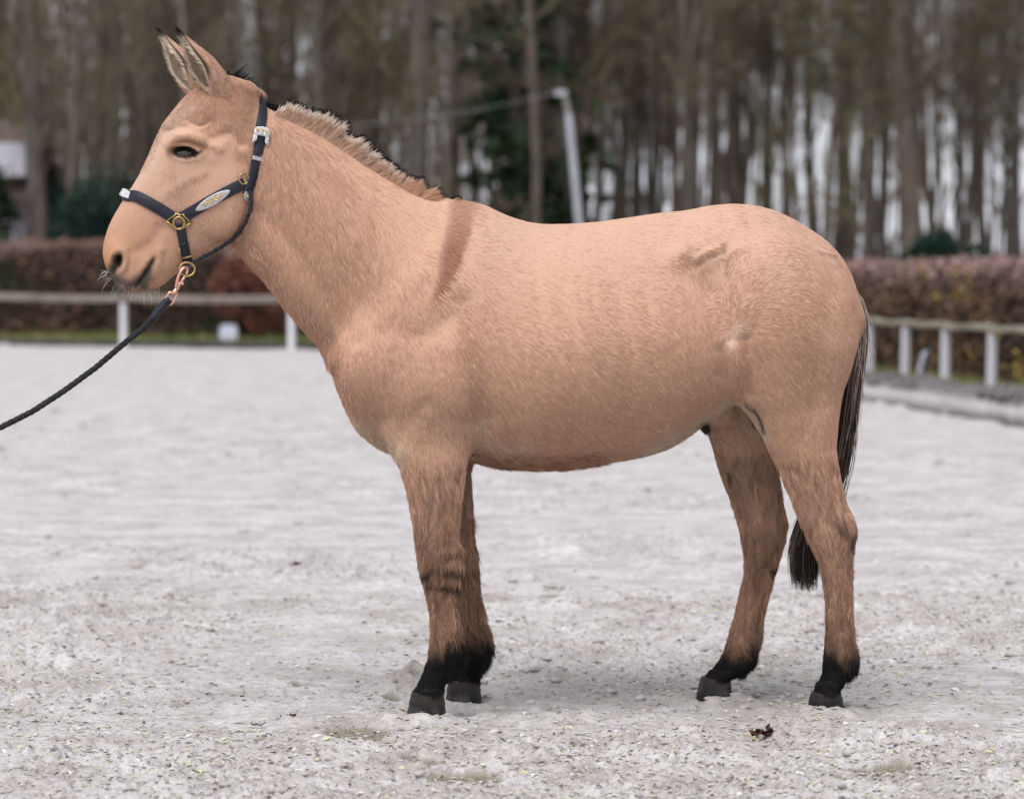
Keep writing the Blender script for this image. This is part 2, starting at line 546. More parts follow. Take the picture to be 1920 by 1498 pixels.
# dark gravel heaped along the foot of the side fence
r = np.random.default_rng(23)
n = 2600
t = 4 + 18 * r.random(n); q = CORNER[None] + D_SIDE[None] * t[:, None] + N_SIDE[None] * (-0.95 * r.random(n))[:, None]
keep = fbm(q[:, 0] * 2.2, q[:, 1] * 1.2, 3, 63) + 0.2 * r.random(n) > 0.5; q = q[keep]; n = len(q)
bm = bmesh.new(); bmesh.ops.create_icosphere(bm, subdivisions=1, radius=1.0); sv = np.array([v.co[:] for v in bm.verts]); sf = np.array([[v.index for v in f.verts] for f in bm.faces]); bm.free()
sz = 0.012 + 0.045 * r.random(n) ** 2
V = sv[None] * sz[:, None, None] * (0.7 + 0.5 * r.random((n, len(sv), 1))) + np.c_[q, 0.03 + 0.07 * r.random(n)][:, None]
M_gravel = mat_noise("dark_wet_gravel", (0.055, 0.05, 0.05), (0.24, 0.215, 0.21), 9, 0.7, detail=2)
o = mesh_obj("gravel", V.reshape(-1, 3), ((np.arange(n) * len(sv))[:, None, None] + sf[None]).reshape(-1, 3), M_gravel, smooth=True)
tag(o, "dark wet gravel heaped along the foot of the side fence", kind="stuff")

# puddle along the side fence
m, nt, b = new_mat("muddy_water")
b.inputs["Base Color"].default_value = (0.16, 0.15, 0.13, 1); b.inputs["Roughness"].default_value = 0.10; b.inputs["IOR"].default_value = 1.33
nn_ = nt.nodes.new("ShaderNodeTexNoise"); nn_.inputs["Scale"].default_value = 1.2
bb_ = nt.nodes.new("ShaderNodeBump"); bb_.inputs["Strength"].default_value = 0.06; nt.links.new(nn_.outputs[0], bb_.inputs["Height"]); nt.links.new(bb_.outputs[0], b.inputs["Normal"])
M_water = m
pv, pf = [], []
ts = np.linspace(6.5, 22, 80)
for t in ts:
    for sgn, base in ((-1, -1.85), (1, -1.0)):
        q = CORNER + D_SIDE * t + N_SIDE * (base + 0.35 * (vnoise(t * 1.1, 3.0 * sgn, 5) - 0.5))
        pv.append((q[0], q[1], -0.014))
for k in range(len(ts) - 1):
    pf.append((2 * k, 2 * k + 1, 2 * k + 3, 2 * k + 2))
tag(mesh_obj("puddle", pv, pf, M_water), kind="structure")

# kerb board along the back edge, grass verge
def strip_box(p, q, lo, hi, half):
    d = unit(q - p); n = np.array([-d[1], d[0]])
    V = [(*(a + n * s * half), z) for a in (p, q) for s in (-1, 1) for z in (lo, hi)]
    F = [(0, 2, 3, 1), (4, 5, 7, 6), (0, 1, 5, 4), (2, 6, 7, 3), (1, 3, 7, 5), (0, 4, 6, 2)]
    return V, F


kb = CORNER - N_BACK * 0.02
for k in range(8):
    p = kb + D_BACK * (k * 3.0 + 0.006); q = kb + D_BACK * (k * 3.0 + 2.994)
    V, F = strip_box(p, q, -0.2, 0.095 + 0.02 * RNG.random(), 0.035)
    tag(mesh_obj("kerb_board", V, F, M_kerb), kind="structure")


M_grassblade = mat_attr("verge_grass_blade", rough=0.7, nscale=5, namt=0.3)


def grass_strip(name, base, dirv, outv, length, lo, hi, n, hmin, hmax, seed):
    r = np.random.default_rng(seed)
    t = r.random(n) * length; s = lo + (hi - lo) * r.random(n)
    P = base[None] + dirv[None] * t[:, None] + outv[None] * s[:, None]
    h = (hmin + (hmax - hmin) * r.random(n) ** 2) * (0.5 + fbm(P[:, 0] * 1.5, P[:, 1] * 1.5, 2, 15))
    a = r.random(n) * 6.283; w = 0.006 + 0.006 * r.random(n)
    z0 = np.zeros(n)
    lean = r.standard_normal((n, 2)) * 0.4 * h[:, None]
    dx = np.stack([np.cos(a), np.sin(a)], 1) * w[:, None]
    V = np.stack([np.c_[P - dx, z0], np.c_[P + dx, z0], np.c_[P + lean, h]], 1).reshape(-1, 3)
    F = np.arange(n * 3).reshape(n, 3)
    col = np.where(r.random((n, 1)) < 0.42, np.array([[0.30, 0.26, 0.10]]), np.array([[0.15, 0.21, 0.05]])) * (0.6 + 0.8 * r.random((n, 1)))
    return mesh_obj(name, V, F, M_grassblade, colors=np.repeat(col, 3, 0))



o = grass_strip("grass", CORNER, D_BACK, N_BACK, 24, 0.05, 3.4, 26000, 0.05, 0.19, 17)
tag(o, "rough yellow green grass strip along the back hedge", kind="stuff")
o = grass_strip("grass", CORNER, D_SIDE, N_SIDE, 26, 0.0, 0.75, 11000, 0.03, 0.11, 18)
tag(o, "thin mossy grass strip under the side fence", kind="stuff")

# ------------------------------------------------------------------ fences
def fence(name, posts, lean, height, mat_rail, label, rail_half, over):
    """posts: ground points (x, y); one rail length between each two"""
    f = empty(name, (posts[0][0], posts[0][1], 0))
    tag(f, label, "fence")
    o0 = np.array([posts[0][0], posts[0][1], 0])
    pm = None
    tops = []
    for i, (p, ln) in enumerate(zip(posts, lean)):
        if pm is None:
            po = bevelled_box("post", (0.085, 0.08, height + 0.2), M_white_wood, f, 0.012)
            pm = po.data
        else:
            po = link("post", pm, f)
        po.location = (p[0] - o0[0], p[1] - o0[1], (height - 0.2) / 2 - 0.02)
        po.rotation_euler = (0, ln, math.atan2((posts[1] - posts[0])[1], (posts[1] - posts[0])[0]))
        tops.append(np.array([p[0] + ln * height * 0.55, p[1], height]) - o0)
    for i in range(len(posts) - 1):
        a, c = tops[i], tops[i + 1]
        d = unit(c - a)
        a = a + d * 0.012; c = c - d * 0.012
        if i == 0: a = a - d * over
        if i == len(posts) - 2: c = c + d * over
        nrm = np.array([-d[1], d[0], 0.0])
        V, F = [], []
        hw, hh = rail_half
        prof = [(-hw, -hh), (hw, -hh), (hw, hh * 0.6), (hw * 0.5, hh), (-hw * 0.5, hh), (-hw, hh * 0.6)]
        nseg = 7
        for k in range(nseg):
            t = k / (nseg - 1)
            q = a * (1 - t) + c * t + np.array([0, 0, 0.012 * math.sin(t * 5 + i)])
            for u, v in prof:
                V.append(q + nrm * u + np.array([0, 0, v + hh]))
        m_ = len(prof)
        for k in range(nseg - 1):
            for q_ in range(m_):
                F.append((k * m_ + q_, k * m_ + (q_ + 1) % m_, (k + 1) * m_ + (q_ + 1) % m_, (k + 1) * m_ + q_))
        F.append(tuple(range(m_))[::-1]); F.append(tuple((nseg - 1) * m_ + q_ for q_ in range(m_)))
        mesh_obj("rail", V, F, mat_rail, f)
    return f


pb = on_ground(232, 651)[:2]; pc = on_ground(547, 657)[:2]
step_b = pc - pb
back_posts = [pb + step_b * k for k in (-2, -1, 0, 1, 2)]
fence("rail_fence", back_posts, [0.01, 0.0, 0.0, 0.0, 0.01], 0.70, M_rail_grey, "low white post fence with grey rail before the far hedge on the left", (0.05, 0.05), 0.1)
side_posts = [on_ground(x, y)[:2] for x, y in ((1570, 699), (1630, 706), (1697, 714), (1772, 725), (1859, 737))]
d_ = (side_posts[4] - side_posts[1]) / 3
side_posts = [side_posts[0] - d_] + side_posts + [side_posts[4] + d_ * (k + 1) for k in range(3)]
fence("rail_fence", side_posts, [0.03, 0.02, 0.03, 0.07, 0.05, 0.07, 0.04, 0.02, 0.03], 0.60, M_rail_moss, "low white post fence with mossy rail behind the mule's tail", (0.05, 0.028), 0.1)

# ------------------------------------------------------------------ hedges
M_hedge = mat_attr("hedge_leaf", rough=0.75, nscale=4, namt=0.3)
M_hedge_core = mat_noise("hedge_stem", (0.018, 0.014, 0.010), (0.05, 0.038, 0.028), 3, 0.95)


def leaf_cards(P, s, r, flat=0.0):
    n = len(P)
    u = unit(r.standard_normal((n, 3)))
    v = unit(np.cross(u, r.standard_normal((n, 3))))
    S = s[:, None]
    V = np.stack([P - u * S, P + v * S * 0.55, P + u * S, P - v * S * 0.55], 1).reshape(-1, 3)
    return V, np.arange(n * 4).reshape(n, 4)


def hedge(name, base, dirv, outv, length, thick, height, n, leaf, seed, colf, label):
    r = np.random.default_rng(seed)
    o = empty(name, (base[0], base[1], 0)); tag(o, label, "hedge")
    nf = int(n * 0.62)
    t = r.random(n) * length
    s = r.random(n) * thick
    z = r.random(n) * height
    s[:nf] = np.abs(r.standard_normal(nf)) * 0.10                     # front face
    nt_ = int(n * 0.22)
    bump = (fbm(t * 0.9, z * 2, 3, seed) - 0.5)
    top = height + 0.16 * (fbm(t * 0.7, t * 0 + 3, 3, seed + 5) - 0.5) + 0.1 * (fbm(t * 4, s * 4, 2, seed + 9) - 0.5)
    z = np.minimum(z, top)
    z[nf:nf + nt_] = (top - np.abs(r.standard_normal(n)) * 0.06 + 0.05 * (r.random(n) ** 4))[nf:nf + nt_]
    s = s + bump * 0.35
    P = np.c_[dirv[None] * t[:, None] + outv[None] * s[:, None], z]
    sz = leaf * (0.6 + 0.8 * r.random(n))
    V, F = leaf_cards(P, sz, r)
    c = colf(t, z / height, s, r)
    mesh_obj("foliage", V, F, M_hedge, o, colors=np.repeat(c, 4, 0))
    # stems inside
    ns = int(length * 26)
    t = r.random(ns) * length; s0 = 0.1 + r.random(ns) * (thick - 0.15)
    a = np.c_[dirv[None] * t[:, None] + outv[None] * s0[:, None], np.zeros(ns)]
    e_ = a + np.c_[r.standard_normal((ns, 2)) * 0.18, height * (0.75 + 0.25 * r.random(ns))]
    V, F = prisms(a, e_, 0.02 + 0.02 * r.random(ns), 0.006 + 0 * s0, 4)
    st = mesh_obj("stems", V, F, M_hedge_core, o); st["kind"] = "stuff"
    # dense dark heart of the hedge: an uneven slab of dead leaves and twigs
    nt2, nz = int(length * 4), 8
    V, F = [], []
    for side, off in ((0, 0.16), (1, thick - 0.1)):
        for i in range(nt2 + 1):
            for j in range(nz + 1):
                tt = length * i / nt2
                zz = (height - 0.12) * j / nz
                w = off + 0.10 * (vnoise(tt * 3, zz * 4 + side * 9, seed) - 0.5)
                p = dirv * tt + outv * w
                V.append((p[0], p[1], zz))
    W = nz + 1; H = (nt2 + 1) * W
    for side in (0, 1):
        for i in range(nt2):
            for j in range(nz):
                F.append((side * H + i * W + j, side * H + (i + 1) * W + j, side * H + (i + 1) * W + j + 1, side * H + i * W + j + 1))
    for i in range(nt2):
        F.append((i * W + nz, (i + 1) * W + nz, H + (i + 1) * W + nz, H + i * W + nz))
    mesh_obj("inner_growth", V, F, M_hedge_core, o)
    return o


def col_back(t, h, s, r):
    n = len(t)
    base = np.array([[0.105, 0.068, 0.046]]) * np.ones((n, 1))
    g = fbm(t * 0.6, h * 2.5, 3, 33)
    green = sstep(0.52, 0.62, g)[:, None] * (h < 0.82)[:, None]
    base = base * (1 - green) + green * np.array([[0.035, 0.042, 0.018]])
    top = sstep(0.80, 0.93, h)[:, None]
    base = base * (1 - top) + top * np.array([[0.235, 0.155, 0.135]])
    rust = sstep(0.6, 0.7, fbm(t * 1.1, h * 2, 3, 44))[:, None] * 0.6
    base = base * (1 - rust) + rust * np.array([[0.17, 0.085, 0.055]])
    return base * (0.7 + 1.0 * r.random((n, 1)))


def col_side(t, h, s, r):
    n = len(t)
    base = np.array([[0.120, 0.075, 0.052]]) * np.ones((n, 1))
    rust = sstep(0.5, 0.68, fbm(t * 1.0, h * 2, 3, 54))[:, None]
    base = base * (1 - rust) + rust * np.array([[0.17, 0.10, 0.062]])
    top = sstep(0.72, 0.93, h)[:, None]
    base = base * (1 - top) + top * np.array([[0.24, 0.155, 0.135]])
    yl = (fbm(t * 2.5, h * 4, 2, 64) > 0.72)[:, None]
    base = np.where(yl, np.array([[0.27, 0.19, 0.05]]), base)
    return base * (0.7 + 1.0 * r.random((n, 1)))


hb = CORNER + N_BACK * 3.6 + D_BACK * (0.3)
hedge("beech_hedge", hb, D_BACK, N_BACK, 22, 1.2, 1.62, 30000, 0.045, 51, col_back, "clipped brown beech hedge with pinkish top along the far end on the left")
hs = CORNER + N_SIDE * 0.75 + D_SIDE * (-3.0)
hedge("beech_hedge", hs, D_SIDE, N_SIDE, 27, 1.1, 1.28, 30000, 0.036, 52, col_side, "clipped russet beech hedge along the side fence behind the mule's rump")

# red leaved bush that stands proud of the back hedge
def bush(name, c, rx, ry, rz, n, leaf, cols, label, seed, cat="bush", stems=14, lobes=6):
    r = np.random.default_rng(seed)
    o = empty(name, (c[0], c[1], 0)); tag(o, label, cat)
    lc = r.standard_normal((lobes, 3)) * np.array([0.42, 0.42, 0.35]); lr = 0.45 + 0.3 * r.random(lobes)
    k = r.integers(0, lobes, n)
    d = unit(r.standard_normal((n, 3))) * (0.6 + 0.4 * r.random((n, 1))) * lr[k][:, None]
    P = (lc[k] + d) * np.array([rx, ry, rz]) + np.array([0, 0, rz])
    P[:, 2] = np.maximum(P[:, 2], 0.03)
    V, F = leaf_cards(P, leaf * (0.6 + 0.8 * r.random(n)), r)
    cc = np.array(cols)[r.integers(0, len(cols), n)] * (0.6 + 0.8 * r.random((n, 1)))
    mesh_obj("foliage", V, F, M_hedge, o, colors=np.repeat(cc, 4, 0))
    e_ = (lc[r.integers(0, lobes, stems)] + 0.2 * r.standard_normal((stems, 3))) * np.array([rx, ry, rz]) + np.array([0, 0, rz])
    a = np.c_[r.standard_normal((stems, 2)) * 0.06, np.zeros(stems)]
    V, F = prisms(a, e_, np.full(stems, 0.03), np.full(stems, 0.008), 5)
    st = mesh_obj("stems", V, F, M_hedge_core, o); st["kind"] = "stuff"
    return o


p = at_depth(462, 560, 49.2)
bush("red_leaved_bush", p[:2], 0.50, 0.35, 0.70, 3200, 0.045, [(0.17, 0.055, 0.04), (0.13, 0.06, 0.04), (0.20, 0.085, 0.06)], "dark red leaved bush growing in the hedge behind the mule's throat", 61)

# ------------------------------------------------------------------ woodland
def tree_meshes(seed, H, r0, fork=False, density=1.0, first=2.2):
    r = np.random.default_rng(seed)
    k = 12
    zz = np.linspace(-0.1, H, k)
    wob = np.cumsum(r.standard_normal((k, 2)) * 0.07 * (H / 16), axis=0)
    wob -= wob[0]
    tr = np.c_[wob, zz]
    rad = r0 * (1 - 0.85 * np.linspace(0, 1, k) ** 0.8)
    rad[0] *= 1.35
    P0, P1, R0, R1 = list(tr[:-1]), list(tr[1:]), list(rad[:-1]), list(rad[1:])
    if fork:
        st = tr[2]; dv = np.array([0.22, 0.05, 1.0])
        for q in range(6):
            en = st + dv * H / 8 + r.standard_normal(3) * 0.08
            P0.append(st); P1.append(en); R0.append(r0 * 0.75 * (1 - q * 0.12)); R1.append(r0 * 0.75 * (1 - (q + 1) * 0.12)); st = en
    tv, tf = prisms(P0, P1, R0, R1, 9)
    B0, B1, S0, S1 = [], [], [], []
    nl = int(34 * density)
    for i in range(nl):
        h = first + (H - first - 1) * (i + r.random()) / nl * 0.9
        bx = np.array([np.interp(h, zz, tr[:, 0]), np.interp(h, zz, tr[:, 1]), h])
        az = r.random() * 6.283
        el = math.radians(25 + 40 * r.random())
        Ls = (1.3 + 2.4 * r.random()) * (1 - 0.5 * h / H)
        rr0 = r0 * (0.13 + 0.12 * r.random())
        st, d = bx, np.array([math.cos(az) * math.cos(el), math.sin(az) * math.cos(el), math.sin(el)])
        for q in range(4):
            en = st + d * Ls / 4
            B0.append(st); B1.append(en); S0.append(rr0 * (1 - q * 0.2)); S1.append(rr0 * (1 - (q + 1) * 0.2))
            for w in range(3):
                d2 = unit(d + r.standard_normal(3) * 0.7 + np.array([0, 0, 0.15]))
                L2 = Ls * (0.22 + 0.25 * r.random())
                s2 = st + (en - st) * r.random(); e2_ = s2 + d2 * L2
                B0.append(s2); B1.append(e2_); S0.append(rr0 * 0.42); S1.append(rr0 * 0.2)
                for w2 in range(6):
                    d3 = unit(d2 + r.standard_normal(3) * 0.8 + np.array([0, 0, 0.1]))
                    s3 = s2 + (e2_ - s2) * r.random()
                    B0.append(s3); B1.append(s3 + d3 * (0.25 + 0.55 * r.random())); S0.append(0.0075); S1.append(0.0035)
            st = en; d = unit(d + r.standard_normal(3) * 0.18 + np.array([0, 0, 0.12]))
    bv, bf = prisms(B0, B1, S0, S1, 3)
    return (tv, tf), (bv, bf)


VARIANTS = []
for i, (H, r0, fk, dn, fi, tm, cm) in enumerate([
        (17, 0.13, False, 0.42, 2.0, M_bark, M_twig), (18, 0.16, False, 0.38, 3.0, M_bark_pale, M_twig_olive), (15, 0.11, False, 0.42, 1.5, M_bark, M_twig_olive),
        (19, 0.21, True, 0.45, 3.4, M_bark, M_twig), (14, 0.09, False, 0.42, 1.0, M_bark_pale, M_twig), (16, 0.13, True, 0.42, 2.2, M_bark, M_twig_olive),
        (17, 0.105, False, 0.36, 4.2, M_bark, M_twig), (15, 0.065, False, 0.27, 3.8, M_bark, M_twig_olive), (16, 0.08, False, 0.30, 4.0, M_bark_pale, M_twig)]):
    t_, c_ = tree_meshes(100 + i, H, r0, fk, dn, fi)
    mt = bpy.data.meshes.new("trunk"); mc = bpy.data.meshes.new("crown")
    for me, (v_, f_), mm_ in ((mt, t_, tm), (mc, c_, cm)):
        me.from_pydata([tuple(a) for a in v_], [], [tuple(int(q) for q in f) for f in f_]); me.update(); me.materials.append(mm_)
    VARIANTS.append((mt, mc))

KIND_WORDS = ["bare grey tree", "bare pale-trunked tree", "slim mossy tree", "stout forked tree", "thin pale sapling", "dark forked tree", "straight bare poplar", "slender straight poplar", "slender pale poplar"]
PLACES = [(35, "at the left edge beside the pale house"), (150, "just right of the pale house"), (270, "left of the mule's ears"), (400, "behind the mule's ears"),
          (540, "behind the halter's crown strap"), (680, "behind the mule's mane"), (830, "above the mule's withers"), (930, "just left of the tall spruce"), (1040, "beside the tall spruce"),
          (1160, "just right of the lamp pole"), (1290, "above the mule's loin"), (1420, "above the mule's croup"), (1560, "above the mule's tail head"), (1690, "just left of the big forked tree"),
          (1800, "just right of the big forked tree"), (1925, "near the right edge"), (9999, "beyond the right edge")]
FOREST = []


def put_tree(px, depth, var, rz, sc, label=None):
    p = at_depth(px, 500, depth)
    o = empty("bare_tree", (p[0], p[1], 0), rz)
    o.scale = (sc, sc, sc)
    mt, mc = VARIANTS[var]
    link("trunk", mt, o); link("crown", mc, o)
    tag(o, label, "tree", "bare trees of the wood behind the arena")
    FOREST.append((px, depth, var, o, label))
    return o


r = np.random.default_rng(2024)
# trees one can pick out in the photograph
for px, dp, var, sc, lb in [
        (1722, 62, 3, 1.25, "largest dark forked tree right of the mule's rump"), (1275, 66, 6, 1.35, "dark bare tree just right of the lamp pole above the mule's back"),
        (1330, 70, 6, 1.1, None), (1445, 72, 6, 1.1, None), (1500, 80, 7, 1.2, None), (1530, 66, 7, 0.9, None), (1570, 75, 6, 1.2, None), (1603, 68, 7, 1.2, None), (1655, 70, 6, 1.25, None),
        (1782, 80, 7, 1.2, None), (1845, 70, 6, 1.0, None), (1895, 76, 1, 0.9, None), (1935, 66, 5, 1.0, None), (66, 66, 1, 1.0, None), (183, 64, 0, 1.1, None),
        (405, 70, 5, 1.1, None), (612, 72, 0, 1.1, None), (768, 68, 1, 1.1, "tall pale trunked tree behind the mule's withers"), (845, 76, 0, 1.0, None), (690, 80, 2, 1.1, None)]:
    put_tree(px, dp, var, r.random() * 6.28, sc, lb)
for i in range(66):
    px_, dp_ = r.uniform(-160, 1200), r.uniform(62, 104)
    if -60 < px_ < 85: dp_ = max(dp_, 80)
    put_tree(px_, dp_, int(r.integers(0, 6)), r.random() * 6.28, r.uniform(0.85, 1.15))
for i in range(112):
    put_tree(r.uniform(1160, 2080), r.uniform(62, 100), int(r.choice([6, 7, 7, 8, 6, 2, 7])), r.random() * 6.28, r.uniform(0.85, 1.15))
for i in range(46):
    px_ = r.uniform(80, 1200)
    put_tree(px_, r.uniform(60, 100), int(r.choice([6, 7, 7, 8])), r.random() * 6.28, r.uniform(0.85, 1.15))
# a label for every tree: its look, its row and the nearest landmark, then its place among the like
slots = {}
for px, dp, var, o, lb in FOREST:
    if lb is None:
        pl_ = next(w for lim, w in PLACES if px < lim)
        row = "in the front row" if dp < 72 else "in the middle rows" if dp < 88 else "far back"
        slots.setdefault(f"{KIND_WORDS[var]} {row} {pl_}", []).append((px, o))
for base, lst in slots.items():
    lst.sort(key=lambda q: q[0])
    for i, (px, o) in enumerate(lst):
        pre = "" if len(lst) == 1 else ("leftmost " if i == 0 else "rightmost " if i == len(lst) - 1 else ("second ", "third ", "fourth ", "fifth ", "sixth ", "seventh ", "eighth ")[min(i - 1, 6)])
        o["label"] = pre + base

# far-off wood closing the view on the left
n = 34000
r = np.random.default_rng(5)
x = r.uniform(-75, 80, n); keep = r.random(n) < np.interp(x, [-8, -4, 2, 5, 20, 27], [0.58, 0.30, 0.16, 0.07, 0.08, 0.55]); x = x[keep]; n = len(x)
y = r.uniform(100, 125, n); z = r.uniform(-1, 17, n) * np.where(x < 20, np.clip(1.0 - (x - 0) / 40, 0.4, 1), 1.0)
a = np.c_[x, y, np.maximum(z, 0)]
e_ = a + np.c_[r.standard_normal((n, 2)) * 0.5, r.uniform(1.2, 4.5, n)]
V, F = prisms(a, e_, 0.02 + 0.08 * r.random(n) ** 2, 0.015 + 0.03 * r.random(n), 3)
o = mesh_obj("far_woodland", V, F, M_twig_olive); tag(o, "dense far wood of bare stems closing the view", kind="stuff")
# bramble and brush on the wood's floor
n = 15000
x = r.uniform(-20, 22, n); y = 56 + 40 * r.random(n) ** 1.5; y = np.where(x > 4, y - 6, y)
hh = (0.5 + 2.4 * fbm(x * 0.35, y * 0.2, 3, 77) ** 2 * 2.2) * (0.35 + 0.65 * r.random(n)) * np.where(x > 4.5, 0.55, 1.0)
a = np.c_[x, y, np.zeros(n)]; e_ = a + np.c_[r.standard_normal((n, 2)) * 0.5, hh]
V, F = prisms(a, e_, 0.015 + 0.02 * r.random(n), 0.006 + 0.01 * r.random(n), 3)
o = mesh_obj("brush", V, F, M_brush); tag(o, "reddish bramble and brush on the floor of the wood", kind="stuff")


def conifer(px, depth, H, rw, seed, label, mat, droop=0.25):
    r = np.random.default_rng(seed)
    p = at_depth(px, 500, depth)
    o = empty("spruce_tree", (p[0], p[1], 0)); tag(o, label, "tree")
    V, F = prisms([(0, 0, -0.1)], [(0, 0, H)], [H * 0.016], [0.02], 8); mesh_obj("trunk", V, F, M_bark, o)
    P0, P1, S0, S1 = [], [], [], []; LP = []
    for i in range(int(H * 9)):
        h = 0.4 + (H - 0.5) * (i / (H * 9)); Lb = rw * (1 - h / H) ** 0.8 * (0.7 + 0.5 * r.random()); az = r.random() * 6.283
        d = np.array([math.cos(az), math.sin(az), -droop + 0.25 * r.random()])
        P0.append((0, 0, h)); P1.append(np.array([0, 0, h]) + d * Lb); S0.append(0.03); S1.append(0.008)
        for q in range(int(14 * Lb) + 4):
            t = 0.15 + 0.85 * r.random()
            LP.append(np.array([0, 0, h]) + d * Lb * t + r.standard_normal(3) * np.array([0.16, 0.16, 0.10]))
    V, F = prisms(P0, P1, S0, S1, 3)
    b_ = mesh_obj("branches", V, F, M_bark, o); b_["kind"] = "stuff"
    LP = np.array(LP)
    V, F = leaf_cards(LP, 0.13 + 0.14 * r.random(len(LP)), r); mesh_obj("crown", V, F, mat, o)
    return o


conifer(965, 64, 15, 1.9, 71, "tall dark green spruce standing among bare trees above the mule's back", M_needle)
conifer(1050, 72, 11, 1.4, 72, "smaller spruce to the right of the tall dark spruce", M_needle)
conifer(-2, 64, 3.4, 0.22, 73, "slim dark spruce at the left edge of the picture", M_needle)
H1 = [(0.010, 0.028, 0.020), (0.018, 0.045, 0.032), (0.014, 0.034, 0.020)]
for px, dp, rx, rz, n, lb in [
        (180, 60, 1.0, 1.5, 5600, "dark glossy holly bush between the pale house and the mule's nose"), (270, 63, 0.9, 1.5, 4000, "lower dark holly bush behind the mule's forehead"),
        (118, 66, 0.5, 1.7, 2600, "tall dark evergreen bush beside the pale house"),
        (1745, 52, 0.50, 0.98, 3600, "dark green shrub behind the right hedge at the foot of the forked tree"), (1835, 54, 0.42, 0.92, 2600, "dark green shrub behind the right hedge near the picture's edge"),
        (1690, 56, 0.40, 0.90, 2000, "small dark shrub behind the hedge just right of the rump")]:
    p = at_depth(px, 500, dp)
    bush("evergreen_bush", p[:2], rx, rx * 0.8, rz, n, 0.055, H1, lb, 80 + px, "bush", lobes=8)
for px, dp, rx, rz, n in [(900, 58, 1.1, 1.05, 3000), (1130, 57, 1.0, 0.95, 2600), (1000, 60, 1.2, 1.1, 3000), (1220, 60, 1.0, 0.9, 2400)]:
    p = at_depth(px, 500, dp)
    bush("bramble_bush", p[:2], rx, rx * 0.7, rz, n, 0.04, [(0.13, 0.075, 0.06), (0.10, 0.065, 0.05), (0.17, 0.10, 0.085)],
         {900: "reddish bramble bush rising behind the mule's withers", 1130: "reddish bramble bush right of the lamp pole", 1000: "russet bush left of the lamp pole", 1220: "russet bush nearest the mule's croup"}[px], 300 + px, "bush", stems=60, lobes=9)

# pale house glimpsed at the far left
M_plaster = mat_noise("white_render", (0.62, 0.60, 0.64), (0.72, 0.70, 0.74), 3, 0.85)
M_rooftile = mat_noise("brown_roof_tile", (0.085, 0.06, 0.05), (0.14, 0.10, 0.082), 6, 0.8, 0.4)
M_glass = mat_noise("window_glass", (0.05, 0.055, 0.06), (0.08, 0.085, 0.09), 3, 0.1, spec=0.6)
hx = at_depth(45, 500, 69) - np.array([0.38, 0, 0])
hs_ = empty("pale_house", (hx[0], hx[1], 0)); tag(hs_, "white house with brown roof glimpsed through trunks at the left edge", "house")
V, F = box_geo(-1.1, 0, 1.35, 3.9, 4.0, 2.7); mesh_obj("wall", V, F, M_plaster, hs_)
rv = [(-3.3, -2.5, 2.72), (0.95, -2.5, 2.72), (0.95, 0, 4.4), (-3.3, 0, 4.4), (0.95, 2.5, 2.72), (-3.3, 2.5, 2.72)]
rv += [(a, b_, c - 0.16) for a, b_, c in rv]
mesh_obj("roof", rv, [(0, 1, 2, 3), (3, 2, 4, 5), (6, 9, 8, 7), (9, 11, 10, 8), (0, 6, 7, 1), (5, 4, 10, 11), (1, 7, 8, 2), (2, 8, 10, 4), (0, 3, 9, 6), (3, 5, 11, 9)], M_rooftile, hs_)
V, F = box_geo(0.42, -1.72, 3.55, 0.78, 1.6, 0.72); mesh_obj("dormer", V, F, M_plaster, hs_)
for wx in (-1.9, -0.3):
    V, F = box_geo(wx, -2.01, 1.75, 0.9, 0.06, 1.15); w_ = mesh_obj("window", V, F, M_white_wood, hs_)
    V, F = box_geo(wx, -2.045, 1.75, 0.74, 0.03, 0.98); mesh_obj("pane", V, F, M_glass, w_)

# leaning lamp pole with its wire
M_pole = mat_noise("galvanised_pole", (0.40, 0.40, 0.43), (0.52, 0.52, 0.56), 4, 0.55, spec=0.5)
M_polewood = mat_noise("weathered_pole_top", (0.20, 0.18, 0.16), (0.32, 0.29, 0.27), 6, 0.8)
pt, pm_, pbse = at_depth(1058, 176, 55), at_depth(1066, 214, 55), at_depth(1108, 640, 55)
pbse[2] = -0.2
po = empty("lamp_pole", (pbse[0], pbse[1], 0)); tag(po, "pale leaning lamp pole with a short head rising behind the mule's back", "lamp pole")
o3 = np.array([pbse[0], pbse[1], 0])
V, F = tube([pbse - o3, pm_ - o3], [0.074, 0.064], 12); mesh_obj("shaft", V, F, M_pole, po, smooth=False)
V, F = tube([pm_ - o3, pt - o3], [0.055, 0.05], 10); mesh_obj("upper_shaft", V, F, M_polewood, po)
hp = pt - o3
V, F = box_geo(hp[0] - 0.06, hp[1], hp[2] + 0.01, 0.22, 0.14, 0.10); mesh_obj("lamp_head", V, F, M_pole, po)
w0 = pt + np.array([-0.2, 0, 0]); w1 = at_depth(380, 236, 60)
tt = np.linspace(0, 1, 30)[:, None]
wp = w0 * (1 - tt) + w1 * tt + np.array([0, 0, -0.25]) * (4 * tt * (1 - tt))
V, F = tube(wp, 0.004, 5); o = mesh_obj("overhead_wire", V, F, M_pole); tag(o, "thin pale wire strung from the lamp pole towards the left", "wire")
wt = at_depth(380, 236, 60)
V, F = tube([(wt[0], wt[1], 0), (wt[0], wt[1], wt[2] + 0.15)], [0.09, 0.07], 10); o = mesh_obj("wire_post", V, F, M_polewood); tag(o, "weathered post hidden by the mule's head that carries the wire", "post")

